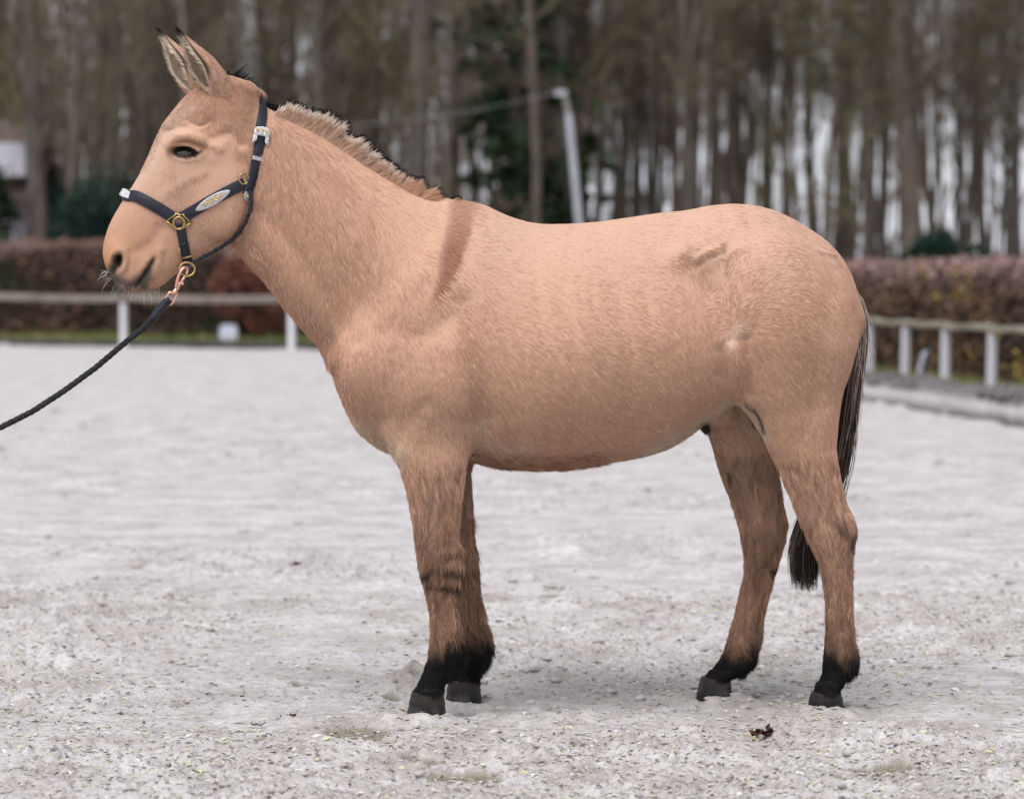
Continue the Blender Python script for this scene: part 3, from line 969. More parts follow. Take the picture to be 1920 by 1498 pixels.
# dressage marker boards at the foot of the hedges
M_board = mat_noise("white_plastic_board", (0.66, 0.69, 0.78), (0.76, 0.79, 0.88), 4, 0.5)
M_letter = mat_noise("pale_blue_print", (0.40, 0.48, 0.68), (0.46, 0.54, 0.74), 4, 0.5)
def marker(px, py, depth, rz, tilt, label):
    p = at_depth(px, py, depth)
    o = empty("marker_board", (p[0], p[1], 0.0), rz); tag(o, label, "marker")
    zc = max(p[2], 0.16)
    bd = bevelled_box("board", (0.27, 0.03, 0.27), M_board, o, 0.03, 3, (0, 0, zc)); bd.rotation_euler = (tilt, 0, 0)
    for sx in (-0.09, 0.09):
        V, F = box_geo(sx, 0.03, zc / 2 - 0.02, 0.025, 0.02, zc); mesh_obj("leg", V, F, M_board, o)
    V, F = box_geo(0, -0.017, 0, 0.03, 0.004, 0.15); q = mesh_obj("print", V, F, M_letter, bd)
    return o
marker(428, 625, 48.3, 0.1, 0.0, "small square white marker board at the foot of the back hedge")
marker(1733, 682, 33.8, 1.15, 0.25, "white marker board seen edge on between the side fence posts")

#MULE#
# ------------------------------------------------------------------ the mule
PHI = math.atan(0.13 / 1.07)                 # it stands turned a little, hindquarters farther off
CP, SP = math.cos(PHI), math.sin(PHI)
def to_local(p):
    p = np.asarray(p, float)
    return np.stack([p[..., 0] * CP + p[..., 1] * SP, -p[..., 0] * SP + p[..., 1] * CP, p[..., 2]], -1)
CAML = to_local(CAMP)
def lray(px, py):
    return to_local(ray(px, py))
def U(px, py, yl=0.0):
    """point of the mule's own upright plane y = yl seen at a photo pixel"""
    d = lray(px, py)
    return CAML + d * ((yl - CAML[1]) / d[1])
def project(P):
    """photo pixel of mule-space points"""
    q = np.stack([P[:, 0] * CP - P[:, 1] * SP, P[:, 0] * SP + P[:, 1] * CP, P[:, 2]], 1) - CAMP
    f = q[:, 1] * math.cos(PITCH) - q[:, 2] * math.sin(PITCH)
    u = q[:, 1] * math.sin(PITCH) + q[:, 2] * math.cos(PITCH)
    return 960 + FPX * q[:, 0] / f, 749 - FPX * u / f


VOX = 0.0055
GLO = np.array([-1.22, -0.37, -0.03]); GHI = np.array([1.06, 0.37, 1.86])
GN = np.ceil((GHI - GLO) / VOX).astype(int)
ax = [GLO[i] + VOX * np.arange(GN[i]) for i in range(3)]
FIELD = np.full(tuple(GN), 0.25, dtype=np.float32)


def smooth1(v, n):
    if n <= 0: return v
    k = np.exp(-0.5 * (np.arange(-3 * n, 3 * n + 1) / n) ** 2); k /= k.sum()
    return np.convolve(np.pad(v, 3 * n, mode='edge'), k, mode='valid')


def blend(d, sl, k):
    a = FIELD[sl]
    if k > 0:
        h = np.clip(0.5 + 0.5 * (a - d) / k, 0, 1)
        FIELD[sl] = a * (1 - h) + d * h - k * h * (1 - h)
    else:
        FIELD[sl] = np.minimum(a, d)


def loft(o, dr, top, bot, widths, yl=0.0, yc=None, pu=2.0, pl=2.0, k=0.03, srange=None, sm=3, zmid=0.5):
    """body part swept along an axis; top / bot are traced outlines (photo pixels) on either side of the axis,
    widths: (pixel x, pixel y, half width)"""
    O = U(*o, yl); Dv = U(o[0] + dr[0], o[1] + dr[1], yl) - O
    d = np.array([Dv[0], Dv[2]]); d /= np.linalg.norm(d)
    nrm = np.array([-d[1], d[0]])
    def sh(pts):
        Q = np.array([U(x, y, yl) for x, y in pts]) - O
        s = Q[:, 0] * d[0] + Q[:, 2] * d[1]; h = Q[:, 0] * nrm[0] + Q[:, 2] * nrm[1]
        i = np.argsort(s); return s[i], h[i]
    st, ht = sh(top); sb, hb_ = sh(bot)
    if ht.mean() < hb_.mean():
        nrm = -nrm; ht, hb_ = -ht, -hb_
    Q = np.array([U(w[0], w[1], yl) for w in widths]) - O
    sw = Q[:, 0] * d[0] + Q[:, 2] * d[1]; i = np.argsort(sw); sw = sw[i]; ww = np.array([w[2] for w in widths])[i]
    if yc is None: cc = np.full(len(sw), yl)
    else: cc = np.array(yc)[i]
    s0, s1 = (max(min(st[0], sb[0]), -9), min(max(st[-1], sb[-1]), 9)) if srange is None else srange
    S = np.arange(s0, s1 + 0.004, 0.004)
    T = smooth1(np.interp(S, st, ht), sm); B_ = smooth1(np.interp(S, sb, hb_), sm); W = smooth1(np.interp(S, sw, ww), sm + 4); C_ = smooth1(np.interp(S, sw, cc), sm + 6)
    T = np.maximum(T, B_ + 0.01)
    Cm = B_ + (T - B_) * zmid
    # bounding box
    pts = np.concatenate([O[[0, 2]] + np.outer(S, d) + np.outer(v, nrm) for v in (T, B_)])
    pad = 0.05 + k
    lo = np.array([pts[:, 0].min() - pad, (C_ - W).min() - pad, pts[:, 1].min() - pad]); hi = np.array([pts[:, 0].max() + pad, (C_ + W).max() + pad, pts[:, 1].max() + pad])
    a = np.clip(((lo - GLO) / VOX).astype(int), 0, GN); b2 = np.clip(((hi - GLO) / VOX).astype(int) + 1, 0, GN)
    sl = tuple(slice(a[i], b2[i]) for i in range(3))
    X, Z = np.meshgrid(ax[0][sl[0]], ax[2][sl[2]], indexing='ij')
    s = (X - O[0]) * d[0] + (Z - O[2]) * d[1]; h = (X - O[0]) * nrm[0] + (Z - O[2]) * nrm[1]
    sc = np.clip(s, s0, s1)
    t, bb, w, c, cm = (np.interp(sc, S, v) for v in (T, B_, W, C_, Cm))
    y = ax[1][sl[1]]
    dh = h - cm
    hh = np.where(dh > 0, t - cm, cm - bb)
    dh, hh, w, c, s = (v[:, None, :].astype(np.float32) for v in (dh, np.maximum(hh, 0.004), np.maximum(w, 0.004), c, s))
    dy = y[None, :, None].astype(np.float32) - c
    p = np.where(dh > 0, np.float32(pu), np.float32(pl))
    g = ((np.abs(dh) / hh) ** p + (np.abs(dy) / w) ** p) ** (1 / p)
    rr = np.sqrt(dh * dh + dy * dy)
    D = rr * (1 - 1 / np.maximum(g, 1e-3))
    D = np.maximum(D, -np.minimum(hh, w))
    e = np.maximum(s0 - s, s - s1)
    D = np.where(e > 0, np.sqrt(np.maximum(D, 0) ** 2 + e * e) + np.minimum(D, 0) * 0, np.maximum(D, e)).astype(np.float32)
    blend(D, sl, k)


def blob(px, py, yl, r, k=0.03, rot=0.0):
    c = U(px, py, yl); r = np.array(r, float)
    lo, hi = c - r.max() - 0.06 - k, c + r.max() + 0.06 + k
    a = np.clip(((lo - GLO) / VOX).astype(int), 0, GN); b2 = np.clip(((hi - GLO) / VOX).astype(int) + 1, 0, GN)
    sl = tuple(slice(a[i], b2[i]) for i in range(3))
    X, Y, Z = np.meshgrid(*(ax[i][sl[i]] for i in range(3)), indexing='ij')
    X, Y, Z = X - c[0], Y - c[1], Z - c[2]
    cr, sr = math.cos(rot), math.sin(rot)
    X, Z = X * cr + Z * sr, -X * sr + Z * cr
    g = np.sqrt((X / r[0]) ** 2 + (Y / r[1]) ** 2 + (Z / r[2]) ** 2)
    rr = np.sqrt(X * X + Y * Y + Z * Z)
    blend((rr * (1 - 1 / np.maximum(g, 1e-3))).astype(np.float32).clip(-r.min(), None), sl, k)


# barrel
loft((640, 620), (1, 0),
     [(624, 664), (634, 622), (655, 575), (690, 510), (740, 440), (790, 396), (840, 383), (860, 381), (890, 382), (917, 391), (957, 407), (990, 417), (1024, 421), (1074, 420), (1124, 416), (1174, 409),
      (1241, 399), (1280, 396), (1330, 386), (1373, 382), (1413, 385), (1447, 393), (1480, 407), (1520, 431), (1547, 450), (1574, 478), (1592, 508), (1605, 545), (1610, 590)],
     [(624, 676), (634, 715), (648, 750), (660, 787), (680, 812), (705, 834), (735, 848), (800, 858), (876, 856), (899, 861), (927, 868), (983, 872), (1048, 872), (1100, 866), (1150, 860), (1200, 852), (1247, 836), (1293, 808), (1330, 785),
      (1368, 756), (1420, 745), (1500, 745), (1560, 730), (1590, 690), (1610, 610)],
     [(624, 668, .05), (642, 668, .11), (680, 660, .165), (730, 650, .20), (800, 620, .215), (860, 620, .225), (920, 640, .245), (1000, 650, .268), (1100, 640, .285), (1200, 630, .285), (1290, 600, .268), (1370, 580, .262), (1450, 570, .258),
      (1520, 570, .228), (1570, 570, .175), (1600, 580, .10), (1610, 600, .04)], pu=1.75, pl=2.15, k=0.0, zmid=0.46, sm=3)
# neck
loft((500, 290), (250, 300),
     [(440, 162), (470, 180), (486, 194), (515, 208), (560, 222), (600, 241), (640, 266), (680, 296), (720, 322), (760, 346), (800, 368), (850, 384), (900, 400)],
     [(380, 330), (420, 420), (446, 452), (466, 478), (488, 506), (513, 536), (536, 569), (564, 600), (597, 637), (620, 662), (630, 694), (645, 730), (690, 790)],
     [(440, 250, .070), (500, 290, .082), (560, 360, .098), (620, 440, .118), (680, 520, .142), (740, 580, .17), (790, 640, .17)], pu=1.6, pl=2.1, k=0.06, zmid=0.45, sm=5)
# head
loft((455, 150), (-225, 370),
     [(474, 162), (450, 148), (425, 141), (400, 150), (375, 162), (350, 180), (330, 203), (310, 228), (294, 257), (276, 300), (261, 328), (248, 350), (233, 372), (216, 400), (204, 423), (195, 452), (192, 476), (197, 498), (206, 517), (218, 534), (228, 541)],
     [(490, 182), (492, 230), (486, 290), (478, 340), (468, 392), (455, 426), (438, 447), (404, 468), (367, 491), (340, 505), (322, 520), (308, 533), (292, 541), (266, 545), (246, 548), (234, 545)],
     [(480, 180, .058), (440, 210, .078), (410, 250, .092), (380, 290, .102), (350, 330, .094), (320, 375, .078), (295, 410, .066), (270, 450, .059), (250, 485, .058), (238, 510, .052), (230, 535, .036), (222, 550, .02)],
     pu=2.3, pl=2.2, k=0.03, zmid=0.52, sm=2)
# cheek discs, brow, nostrils' flare, chin, shoulder points
for s_ in (-1, 1):
    blob(418, 372, s_ * 0.055, (0.098, 0.042, 0.105), 0.03)
    blob(352, 262, s_ * 0.083, (0.048, 0.027, 0.026), 0.03, 0.25)
    blob(372, 285, s_ * 0.075, (0.060, 0.022, 0.030), 0.03, -0.35)
    blob(219, 482, s_ * 0.040, (0.028, 0.020, 0.040), 0.022)
    blob(720, 690, s_ * 0.13, (0.11, 0.08, 0.14), 0.06, 0.3)
    blob(815, 735, s_ * 0.155, (0.105, 0.075, 0.16), 0.06, -0.3)
    blob(1322, 480, s_ * 0.182, (0.06, 0.03, 0.03), 0.08)
    blob(1470, 620, s_ * 0.175, (0.16, 0.095, 0.23), 0.09, 0.1)
blob(268, 520, 0, (0.045, 0.032, 0.028), 0.02)

# forelegs
def foreleg(front, back, yl, s_):
    ys_ = [690, 760, 830, 880, 930, 990, 1050, 1080, 1110, 1150, 1195, 1225, 1250, 1275, 1300, 1325]
    ws_ = [.015, .055, .080, .072, .062, .052, .049, .047, .038, .032, .035, .043, .039, .035, .042, .044]
    in_ = [.06, .035, .012, .0, .004, .008, .012, .014, .015, .016, .016, .016, .016, .016, .016, .016]
    xm = [0.5 * (np.interp(y, [p[1] for p in front], [p[0] for p in front]) + np.interp(y, [p[1] for p in back], [p[0] for p in back])) for y in ys_]
    loft((xm[0], 690), (0, 1), front, back, [(x, y, w) for x, y, w in zip(xm, ys_, ws_)], yl=yl, yc=[yl - s_ * i for i in in_], pu=2.2, pl=2.2, k=0.055, sm=2)
nf = [(735, 690), (728, 760), (733, 815), (738, 848), (750, 873), (761, 910), (773, 962), (780, 1018), (785, 1055), (789, 1080), (797, 1104), (805, 1135), (808, 1160), (809, 1195), (805, 1235), (789, 1272), (778, 1297), (778, 1308)]
nb = [(880, 690), (890, 760), (886, 810), (876, 856), (872, 877), (868, 915), (863, 962), (861, 1022), (862, 1050), (858, 1083), (855, 1111), (855, 1148), (858, 1188), (866, 1215), (866, 1237), (853, 1257), (838, 1280), (830, 1298), (826, 1308)]
foreleg(nf, nb, -0.140, -1)
ff = [(770, 690), (760, 760), (765, 815), (775, 850), (785, 873), (795, 910), (806, 962), (813, 1018), (820, 1055), (826, 1080), (842, 1104), (852, 1135), (857, 1160), (860, 1195), (862, 1225), (852, 1252), (846, 1272), (846, 1284)]
fb_ = [(890, 690), (895, 760), (892, 810), (884, 850), (880, 878), (885, 934), (888, 999), (887, 1030), (888, 1055), (890, 1083), (892, 1102), (901, 1148), (910, 1181), (915, 1205), (911, 1235), (899, 1250), (892, 1268), (893, 1276), (891, 1284)]
foreleg(ff, fb_, 0.125, 1)

# hind legs
def hindleg(front, back, yl, s_):
    ys_ = [480, 560, 650, 740, 800, 860, 920, 975, 1010, 1060, 1110, 1165, 1205, 1235, 1260, 1285, 1310]
    ws_ = [.015, .09, .12, .115, .10, .082, .062, .052, .050, .043, .036, .034, .038, .044, .040, .038, .044]
    in_ = [.0, .0, .0, .0, .0, .0, .0, .0, .0, .0, .0, .0, .0, .0, .0, .0, .0]
    xm = [0.5 * (np.interp(y, [p[1] for p in front], [p[0] for p in front]) + np.interp(y, [p[1] for p in back], [p[0] for p in back])) for y in ys_]
    loft((xm[0], 480), (0, 1), front, back, [(x, y, w) for x, y, w in zip(xm, ys_, ws_)], yl=yl, yc=[yl - s_ * i for i in in_], pu=2.1, pl=2.1, k=0.045, sm=2)
hf = [(1430, 480), (1400, 560), (1385, 650), (1378, 720), (1388, 752), (1408, 784), (1427, 812), (1442, 845), (1458, 873), (1474, 910), (1489, 947), (1504, 985), (1521, 1022), (1537, 1055), (1543, 1088), (1548, 1120), (1550, 1167), (1549, 1205), (1545, 1235), (1543, 1258), (1534, 1280), (1527, 1298), (1527, 1306)]
hk = [(1560, 480), (1596, 560), (1598, 650), (1590, 690), (1580, 724), (1571, 780), (1566, 837), (1569, 873), (1574, 896), (1581, 924), (1589, 948), (1600, 968), (1606, 985), (1606, 1000), (1602, 1020), (1597, 1048), (1596, 1102), (1597, 1148), (1599, 1195), (1606, 1222), (1607, 1246), (1594, 1264), (1578, 1280), (1573, 1293), (1572, 1300), (1570, 1306)]
hindleg(hf, hk, -0.135, -1)
qf = [(1330, 480), (1310, 560), (1300, 650), (1305, 740), (1326, 807), (1341, 850), (1357, 901), (1374, 948), (1388, 994), (1396, 1036), (1397, 1074), (1388, 1111), (1376, 1163), (1363, 1208), (1353, 1236), (1334, 1256), (1320, 1272), (1320, 1282)]
qk = [(1500, 480), (1510, 560), (1500, 650), (1480, 740), (1460, 800), (1454, 850), (1461, 905), (1470, 948), (1477, 976), (1474, 1006), (1463, 1041), (1451, 1074), (1442, 1111), (1432, 1148), (1427, 1190), (1418, 1216), (1416, 1233), (1399, 1256), (1376, 1266), (1366, 1274), (1364, 1282)]
hindleg(qf, qk, 0.155, 1)
blob(1322, 797, -0.02, (0.016, 0.016, 0.02), 0.012)
blob(1345, 778, 0, (0.06, 0.035, 0.03), 0.03)


def surface_nets(Fd):
    ins = Fd < 0
    nx, ny, nz = Fd.shape
    cnt = np.zeros((nx - 1, ny - 1, nz - 1), dtype=np.uint8)
    cor = [(i, j, k) for i in (0, 1) for j in (0, 1) for k in (0, 1)]
    for i, j, k in cor:
        cnt += ins[i:nx - 1 + i, j:ny - 1 + j, k:nz - 1 + k]
    act = np.argwhere((cnt > 0) & (cnt < 8))
    ids = np.full(cnt.shape, -1, dtype=np.int32)
    ids[act[:, 0], act[:, 1], act[:, 2]] = np.arange(len(act))
    v = {c: Fd[act[:, 0] + c[0], act[:, 1] + c[1], act[:, 2] + c[2]] for c in cor}
    acc = np.zeros((len(act), 3)); num = np.zeros(len(act))
    for c in cor:
        for a_ in range(3):
            if c[a_] == 0:
                c2 = list(c); c2[a_] = 1; c2 = tuple(c2)
                f0, f1 = v[c], v[c2]
                m_ = (f0 < 0) != (f1 < 0)
                t = np.where(m_, f0 / np.where(m_, f0 - f1, 1), 0)
                p = np.array(c, float)[None].repeat(len(act), 0); p[:, a_] = t
                acc += p * m_[:, None]; num += m_
    V = GLO + VOX * (act + acc / num[:, None])
    Q = []
    for a_ in range(3):
        o1, o2 = (a_ + 1) % 3, (a_ + 2) % 3
        s0 = [slice(0, None)] * 3; s1 = [slice(0, None)] * 3
        s0[a_] = slice(0, -1); s1[a_] = slice(1, None)
        A_, B2 = ins[tuple(s0)], ins[tuple(s1)]
        e = np.argwhere(A_ != B2)
        m_ = (e[:, o1] > 0) & (e[:, o2] > 0) & (e[:, o1] < Fd.shape[o1] - 1) & (e[:, o2] < Fd.shape[o2] - 1)
        e = e[m_]
        flip = A_[tuple(e.T)]
        def cell(d1, d2):
            q = e.copy(); q[:, o1] += d1; q[:, o2] += d2
            return ids[tuple(q.T)]
        q = np.stack([cell(-1, -1), cell(0, -1), cell(0, 0), cell(-1, 0)], 1)
        q = np.where(flip[:, None], q, q[:, ::-1])
        Q.append(q)
    return V, np.concatenate(Q)


BV, BF = surface_nets(FIELD)
# keep only the one connected body
E = np.unique(np.sort(np.concatenate([BF[:, [0, 1]], BF[:, [1, 2]], BF[:, [2, 3]], BF[:, [3, 0]]]), 1), axis=0)
lab = np.arange(len(BV))
while True:
    mn = np.minimum(lab[E[:, 0]], lab[E[:, 1]]); old = lab.copy()
    np.minimum.at(lab, E[:, 0], mn); np.minimum.at(lab, E[:, 1], mn); lab = lab[lab]
    if (lab == old).all(): break
main = lab == np.bincount(lab).argmax()
re_ = np.cumsum(main) - 1
BF = re_[BF[main[BF[:, 0]]]]; BV = BV[main]; E = np.unique(np.sort(np.concatenate([BF[:, [0, 1]], BF[:, [1, 2]], BF[:, [2, 3]], BF[:, [3, 0]]]), 1), axis=0)
DEG = np.bincount(E.ravel(), minlength=len(BV))[:, None]


def lap(X):
    out = np.empty_like(X)
    for i in range(X.shape[1]):
        out[:, i] = np.bincount(E[:, 0], X[E[:, 1], i], len(X)) + np.bincount(E[:, 1], X[E[:, 0], i], len(X))
    return out / DEG


def normals(V, F):
    n = np.cross(V[F[:, 2]] - V[F[:, 0]], V[F[:, 3 if F.shape[1] == 4 else 2]] - V[F[:, 1 if F.shape[1] == 4 else 0]])
    if F.shape[1] == 3: n = np.cross(V[F[:, 1]] - V[F[:, 0]], V[F[:, 2]] - V[F[:, 0]])
    out = np.zeros_like(V)
    for i in range(3):
        for k in range(F.shape[1]):
            out[:, i] += np.bincount(F[:, k], n[:, i], len(V))
    return unit(out)


for it in range(5):
    BV = BV + 0.55 * (lap(BV) - BV); BV = BV - 0.57 * (lap(BV) - BV) * (1 if it < 4 else 0.4)
fx_, fy_ = project(np.stack([BV[:, 0], -np.abs(BV[:, 1]), BV[:, 2]], 1))
wsh = np.exp(-((fx_ - 735) / 95) ** 4 - ((fy_ - 520) / 150) ** 4)
n0_ = normals(BV, BF)
wsh = (wsh * sstep(0.25, 0.7, np.abs(n0_[:, 1])))[:, None]
for it in range(160):                                    # let neck and shoulder flow into each other
    BV = BV + wsh * 0.6 * (lap(BV) - BV)
BN = normals(BV, BF)
if (BN[:, 2] * (BV[:, 2] > 1.2)).sum() < 0:
    BF = BF[:, ::-1]; BN = -BN


def photo_xy(V):
    """photo pixel of a body point, the far side folded onto the near side; far legs keep their own place"""
    leg = (V[:, 1] > 0.02) & (V[:, 2] < 0.70)
    Q = V.copy(); Q[:, 1] = np.where(leg, V[:, 1], -np.abs(V[:, 1]))
    px, py = project(Q)
    return px, py, leg


PX, PY, FARLEG = photo_xy(BV)


def seg_dist(px, py, pts):
    best = np.full(len(px), 1e9)
    for (x0, y0), (x1, y1) in zip(pts[:-1], pts[1:]):
        dx, dy = x1 - x0, y1 - y0
        t = np.clip(((px - x0) * dx + (py - y0) * dy) / (dx * dx + dy * dy), 0, 1)
        best = np.minimum(best, np.hypot(px - x0 - t * dx, py - y0 - t * dy))
    return best


def gl(pts, w):
    return np.exp(-(seg_dist(PX, PY, pts) / w) ** 2)


def gb(x, y, rx, ry, rot=0.0):
    c, s = math.cos(rot), math.sin(rot)
    u, v = PX - x, PY - y
    return np.exp(-((u * c + v * s) / rx) ** 2 - ((-u * s + v * c) / ry) ** 2)


SIDE = sstep(0.15, 0.6, np.abs(BN[:, 1])) * (~FARLEG)
dsp = np.zeros(len(BV))
# muscles and hollows of shoulder, barrel and quarters
dsp -= 0.011 * gl([(905, 780), (897, 720), (885, 640), (872, 570)], 24)
dsp += 0.008 * gl([(862, 800), (868, 740), (858, 660)], 26)
dsp -= 0.0035 * gl([(655, 660), (700, 575), (765, 490), (815, 430)], 28)
dsp -= 0.0025 * gl([(742, 840), (768, 790), (800, 758)], 18)
dsp += 0.010 * gb(700, 690, 46, 58)
dsp -= 0.006 * gl([(735, 620), (790, 640), (840, 600)], 22)
dsp -= 0.002 * gl([(800, 760), (840, 790), (870, 840)], 16)
dsp += 0.006 * gl([(1308, 484), (1326, 474), (1348, 468)], 8)
dsp -= 0.013 * gl([(1308, 500), (1330, 545), (1355, 595), (1371, 632)], 27)
dsp -= 0.002 * gb(1332, 505, 30, 26)
dsp -= 0.002 * gl([(1310, 492), (1328, 483), (1348, 476)], 5)
dsp += 0.007 * gl([(1374, 655), (1376, 700), (1376, 745)], 12)
dsp -= 0.009 * gl([(1398, 640), (1404, 690), (1402, 735)], 15)
dsp -= 0.007 * gl([(1352, 660), (1352, 700)], 13)
dsp += 0.008 * gb(1400, 520, 50, 70, -0.4)
dsp -= 0.0025 * gl([(1560, 560), (1545, 660), (1535, 760)], 22)
dsp -= 0.002 * gl([(1480, 860), (1520, 800), (1545, 740)], 20)
dsp += 0.006 * gb(1480, 640, 55, 100)
for xx in (1010, 1060, 1110, 1160, 1210):
    dsp -= 0.0007 * gl([(xx, 540), (xx + 20, 640), (xx + 30, 720)], 13)
# neck
dsp -= 0.006 * gl([(490, 400), (560, 480), (630, 580), (665, 640)], 18)
dsp += 0.005 * gl([(520, 240), (640, 320), (760, 400)], 30)
dsp -= 0.012 * gl([(487, 270), (478, 340), (470, 392), (455, 428), (440, 449)], 11)
# face
dsp += 0.0025 * gl([(385, 322), (350, 340), (310, 365), (290, 388)], 10)
dsp -= 0.003 * gl([(372, 355), (345, 385), (335, 420)], 20)
dsp -= 0.006 * gb(392, 232, 22, 18)
dsp += 0.006 * gl([(318, 272), (335, 258), (360, 256), (388, 266), (410, 280)], 9)
dsp -= 0.003 * gl([(328, 268), (350, 266), (382, 276)], 5)
for q in range(3):
    dsp -= 0.0018 * gl([(350 + q * 9, 222 + q * 2), (366 + q * 5, 236), (384 + q * 4, 230 - q * 4)], 3)
dsp -= 0.006 * gl([(395, 262), (430, 250), (450, 270)], 10)
dsp -= 0.005 * gl([(300, 430), (285, 455), (262, 470)], 12)
dsp += 0.005 * gl([(300, 470), (296, 500), (285, 520)], 9)
# nostril
nos = np.maximum(gb(220, 491, 11, 18, 0.32), gb(212, 506, 6, 11, 0.2) * 0.8)
dsp -= 0.026 * np.clip(nos * 1.6 - 0.35, 0, 1)
rim = np.exp(-((np.hypot((PX - 221) * 0.95 + (PY - 493) * 0.30, ((PY - 493) * 0.95 - (PX - 221) * 0.30) * 0.55) - 13) / 4.5) ** 2)
dsp += 0.0045 * rim
dsp -= 0.003 * gl([(243, 472), (244, 495), (238, 512)], 4)
# mouth
mo = gl([(289, 486), (277, 505), (265, 524), (256, 540)], 4.0)
dsp -= 0.011 * mo
dsp += 0.004 * gl([(277, 490), (262, 510), (248, 527)], 7)
# eye opening
EYE = (348, 287)
ex = (PX - EYE[0]) * math.cos(0.10) + (PY - EYE[1]) * math.sin(0.10); ey = -(PX - EYE[0]) * math.sin(0.10) + (PY - EYE[1]) * math.cos(0.10)
er = np.sqrt((ex / 22) ** 2 + ((ey) / np.where(ey < 0, 10.5, 9.8) / (1 - 0.25 * sstep(0, 26, ex))) ** 2)
dsp -= 0.015 * (1 - sstep(0.75, 1.15, er))
dsp += 0.0035 * np.exp(-((er - 1.45) / 0.3) ** 2)
# legs: tendon grooves, hocks, knees
leg_d = np.zeros(len(BV))
for dx in (0, 48):
    leg_d -= 0.008 * gl([(834 + dx * .9, 1105), (836 + dx, 1150), (840 + dx, 1195)], 6)
    leg_d -= 0.005 * gl([(820 + dx * .8, 900), (840 + dx * .8, 960), (843 + dx * .8, 1020)], 9)
    leg_d += 0.004 * gb(850 + dx, 1225, 14, 16)
    leg_d += 0.008 * gb(818 + dx * .8, 1065, 26, 24)
for dx in (0, -122):
    leg_d -= 0.008 * gl([(1573 + dx * 1.1, 1060), (1578 + dx * 1.2, 1120), (1580 + dx * 1.32, 1180)], 7)
    leg_d -= 0.010 * gl([(1572 + dx * .94, 880), (1580 + dx * .95, 930), (1588 + dx, 960)], 8)
    leg_d += 0.008 * gb(1585 + dx * 1.05, 1000, 16, 26)
    leg_d += 0.006 * gb(1545 + dx * 1.02, 1010, 14, 30)
dsp = dsp * SIDE + leg_d * sstep(0.2, 0.7, np.abs(BN[:, 1]))
dsp = dsp - 0.0035 * sstep(0.66, 0.52, BV[:, 2]) * (BV[:, 2] > 0.09)
BV = BV + BN * dsp[:, None]
tmp = BV + 0.5 * (lap(BV) - BV)
fine = (PX < 470) & (PY < 560)
BV = np.where(fine[:, None], BV + 0.25 * (lap(BV) - BV), tmp)
BN = normals(BV, BF)

# ---- colour of the coat
def mixc(c, col, w):
    w = np.clip(w, 0, 1)[:, None]
    return c * (1 - w) + np.array(col)[None] * w


nz3 = vnoise3(BV * 7, 3) - 0.5
nz4 = vnoise3(BV * np.array([30, 30, 12.0]), 4) - 0.5
DUN = (0.545, 0.336, 0.230)
c = np.tile(np.array(DUN), (len(BV), 1))
c = c * (1 + 0.14 * nz3[:, None] + 0.03 * nz4[:, None])
body = ~FARLEG
# paler top, darker lower ribs: light from above put into the coat colour
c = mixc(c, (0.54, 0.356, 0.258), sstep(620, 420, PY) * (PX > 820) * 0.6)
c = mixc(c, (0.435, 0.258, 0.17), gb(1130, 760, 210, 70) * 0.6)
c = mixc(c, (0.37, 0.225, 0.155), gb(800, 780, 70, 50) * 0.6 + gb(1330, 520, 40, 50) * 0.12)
c = mixc(c, (0.45, 0.268, 0.178), gb(1500, 700, 60, 160) * 0.6)
c = mixc(c, (0.455, 0.272, 0.18), gl([(520, 300), (600, 420), (680, 560)], 60) * 0.6)
c = mixc(c, (0.36, 0.18, 0.10), gl([(690, 400), (700, 440), (672, 470)], 10) * 0.35 + gl([(620, 330), (650, 360)], 12) * 0.3)
# cream chest, belly edge, armpit and inner thigh
c = mixc(c, (0.60, 0.47, 0.34), gl([(668, 795), (705, 830), (740, 850)], 24) * 0.85)
c = mixc(c, (0.58, 0.42, 0.31), gl([(900, 800), (905, 840), (980, 850)], 22) * 0.7)
c = mixc(c, (0.56, 0.44, 0.33), gl([(1200, 850), (1300, 800), (1366, 757), (1400, 770), (1432, 815)], 13) * 0.8)
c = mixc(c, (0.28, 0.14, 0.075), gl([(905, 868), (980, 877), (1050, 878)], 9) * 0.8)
# head: pale forehead and cheek, orange muzzle
c = mixc(c, (0.55, 0.39, 0.295), gl([(345, 190), (305, 245), (275, 310), (250, 350)], 24) * 0.75)
c = mixc(c, (0.52, 0.345, 0.25), gb(330, 340, 40, 40) * 0.5)
c = mixc(c, (0.45, 0.25, 0.152), gb(250, 455, 60, 70) * 0.85 + gb(440, 190, 50, 60) * 0.4)
c = mixc(c, (0.45, 0.215, 0.10), gb(203, 475, 16, 40) * 0.6)
# shoulder cross
cx_l = np.interp(PY, [380, 440, 500, 540, 572], [842, 833, 822, 812, 806]); cx_r = np.interp(PY, [380, 400, 440, 500, 540, 572], [890, 889, 882, 862, 838, 812])
cross = sstep(-5, 7, PX - cx_l + 6 * nz4) * sstep(-5, 7, cx_r - PX + 6 * nz4) * (PY < 576) * (PY > 375)
c = mixc(c, (0.27, 0.13, 0.082), cross * (0.62 + 0.30 * sstep(390, 480, PY)))
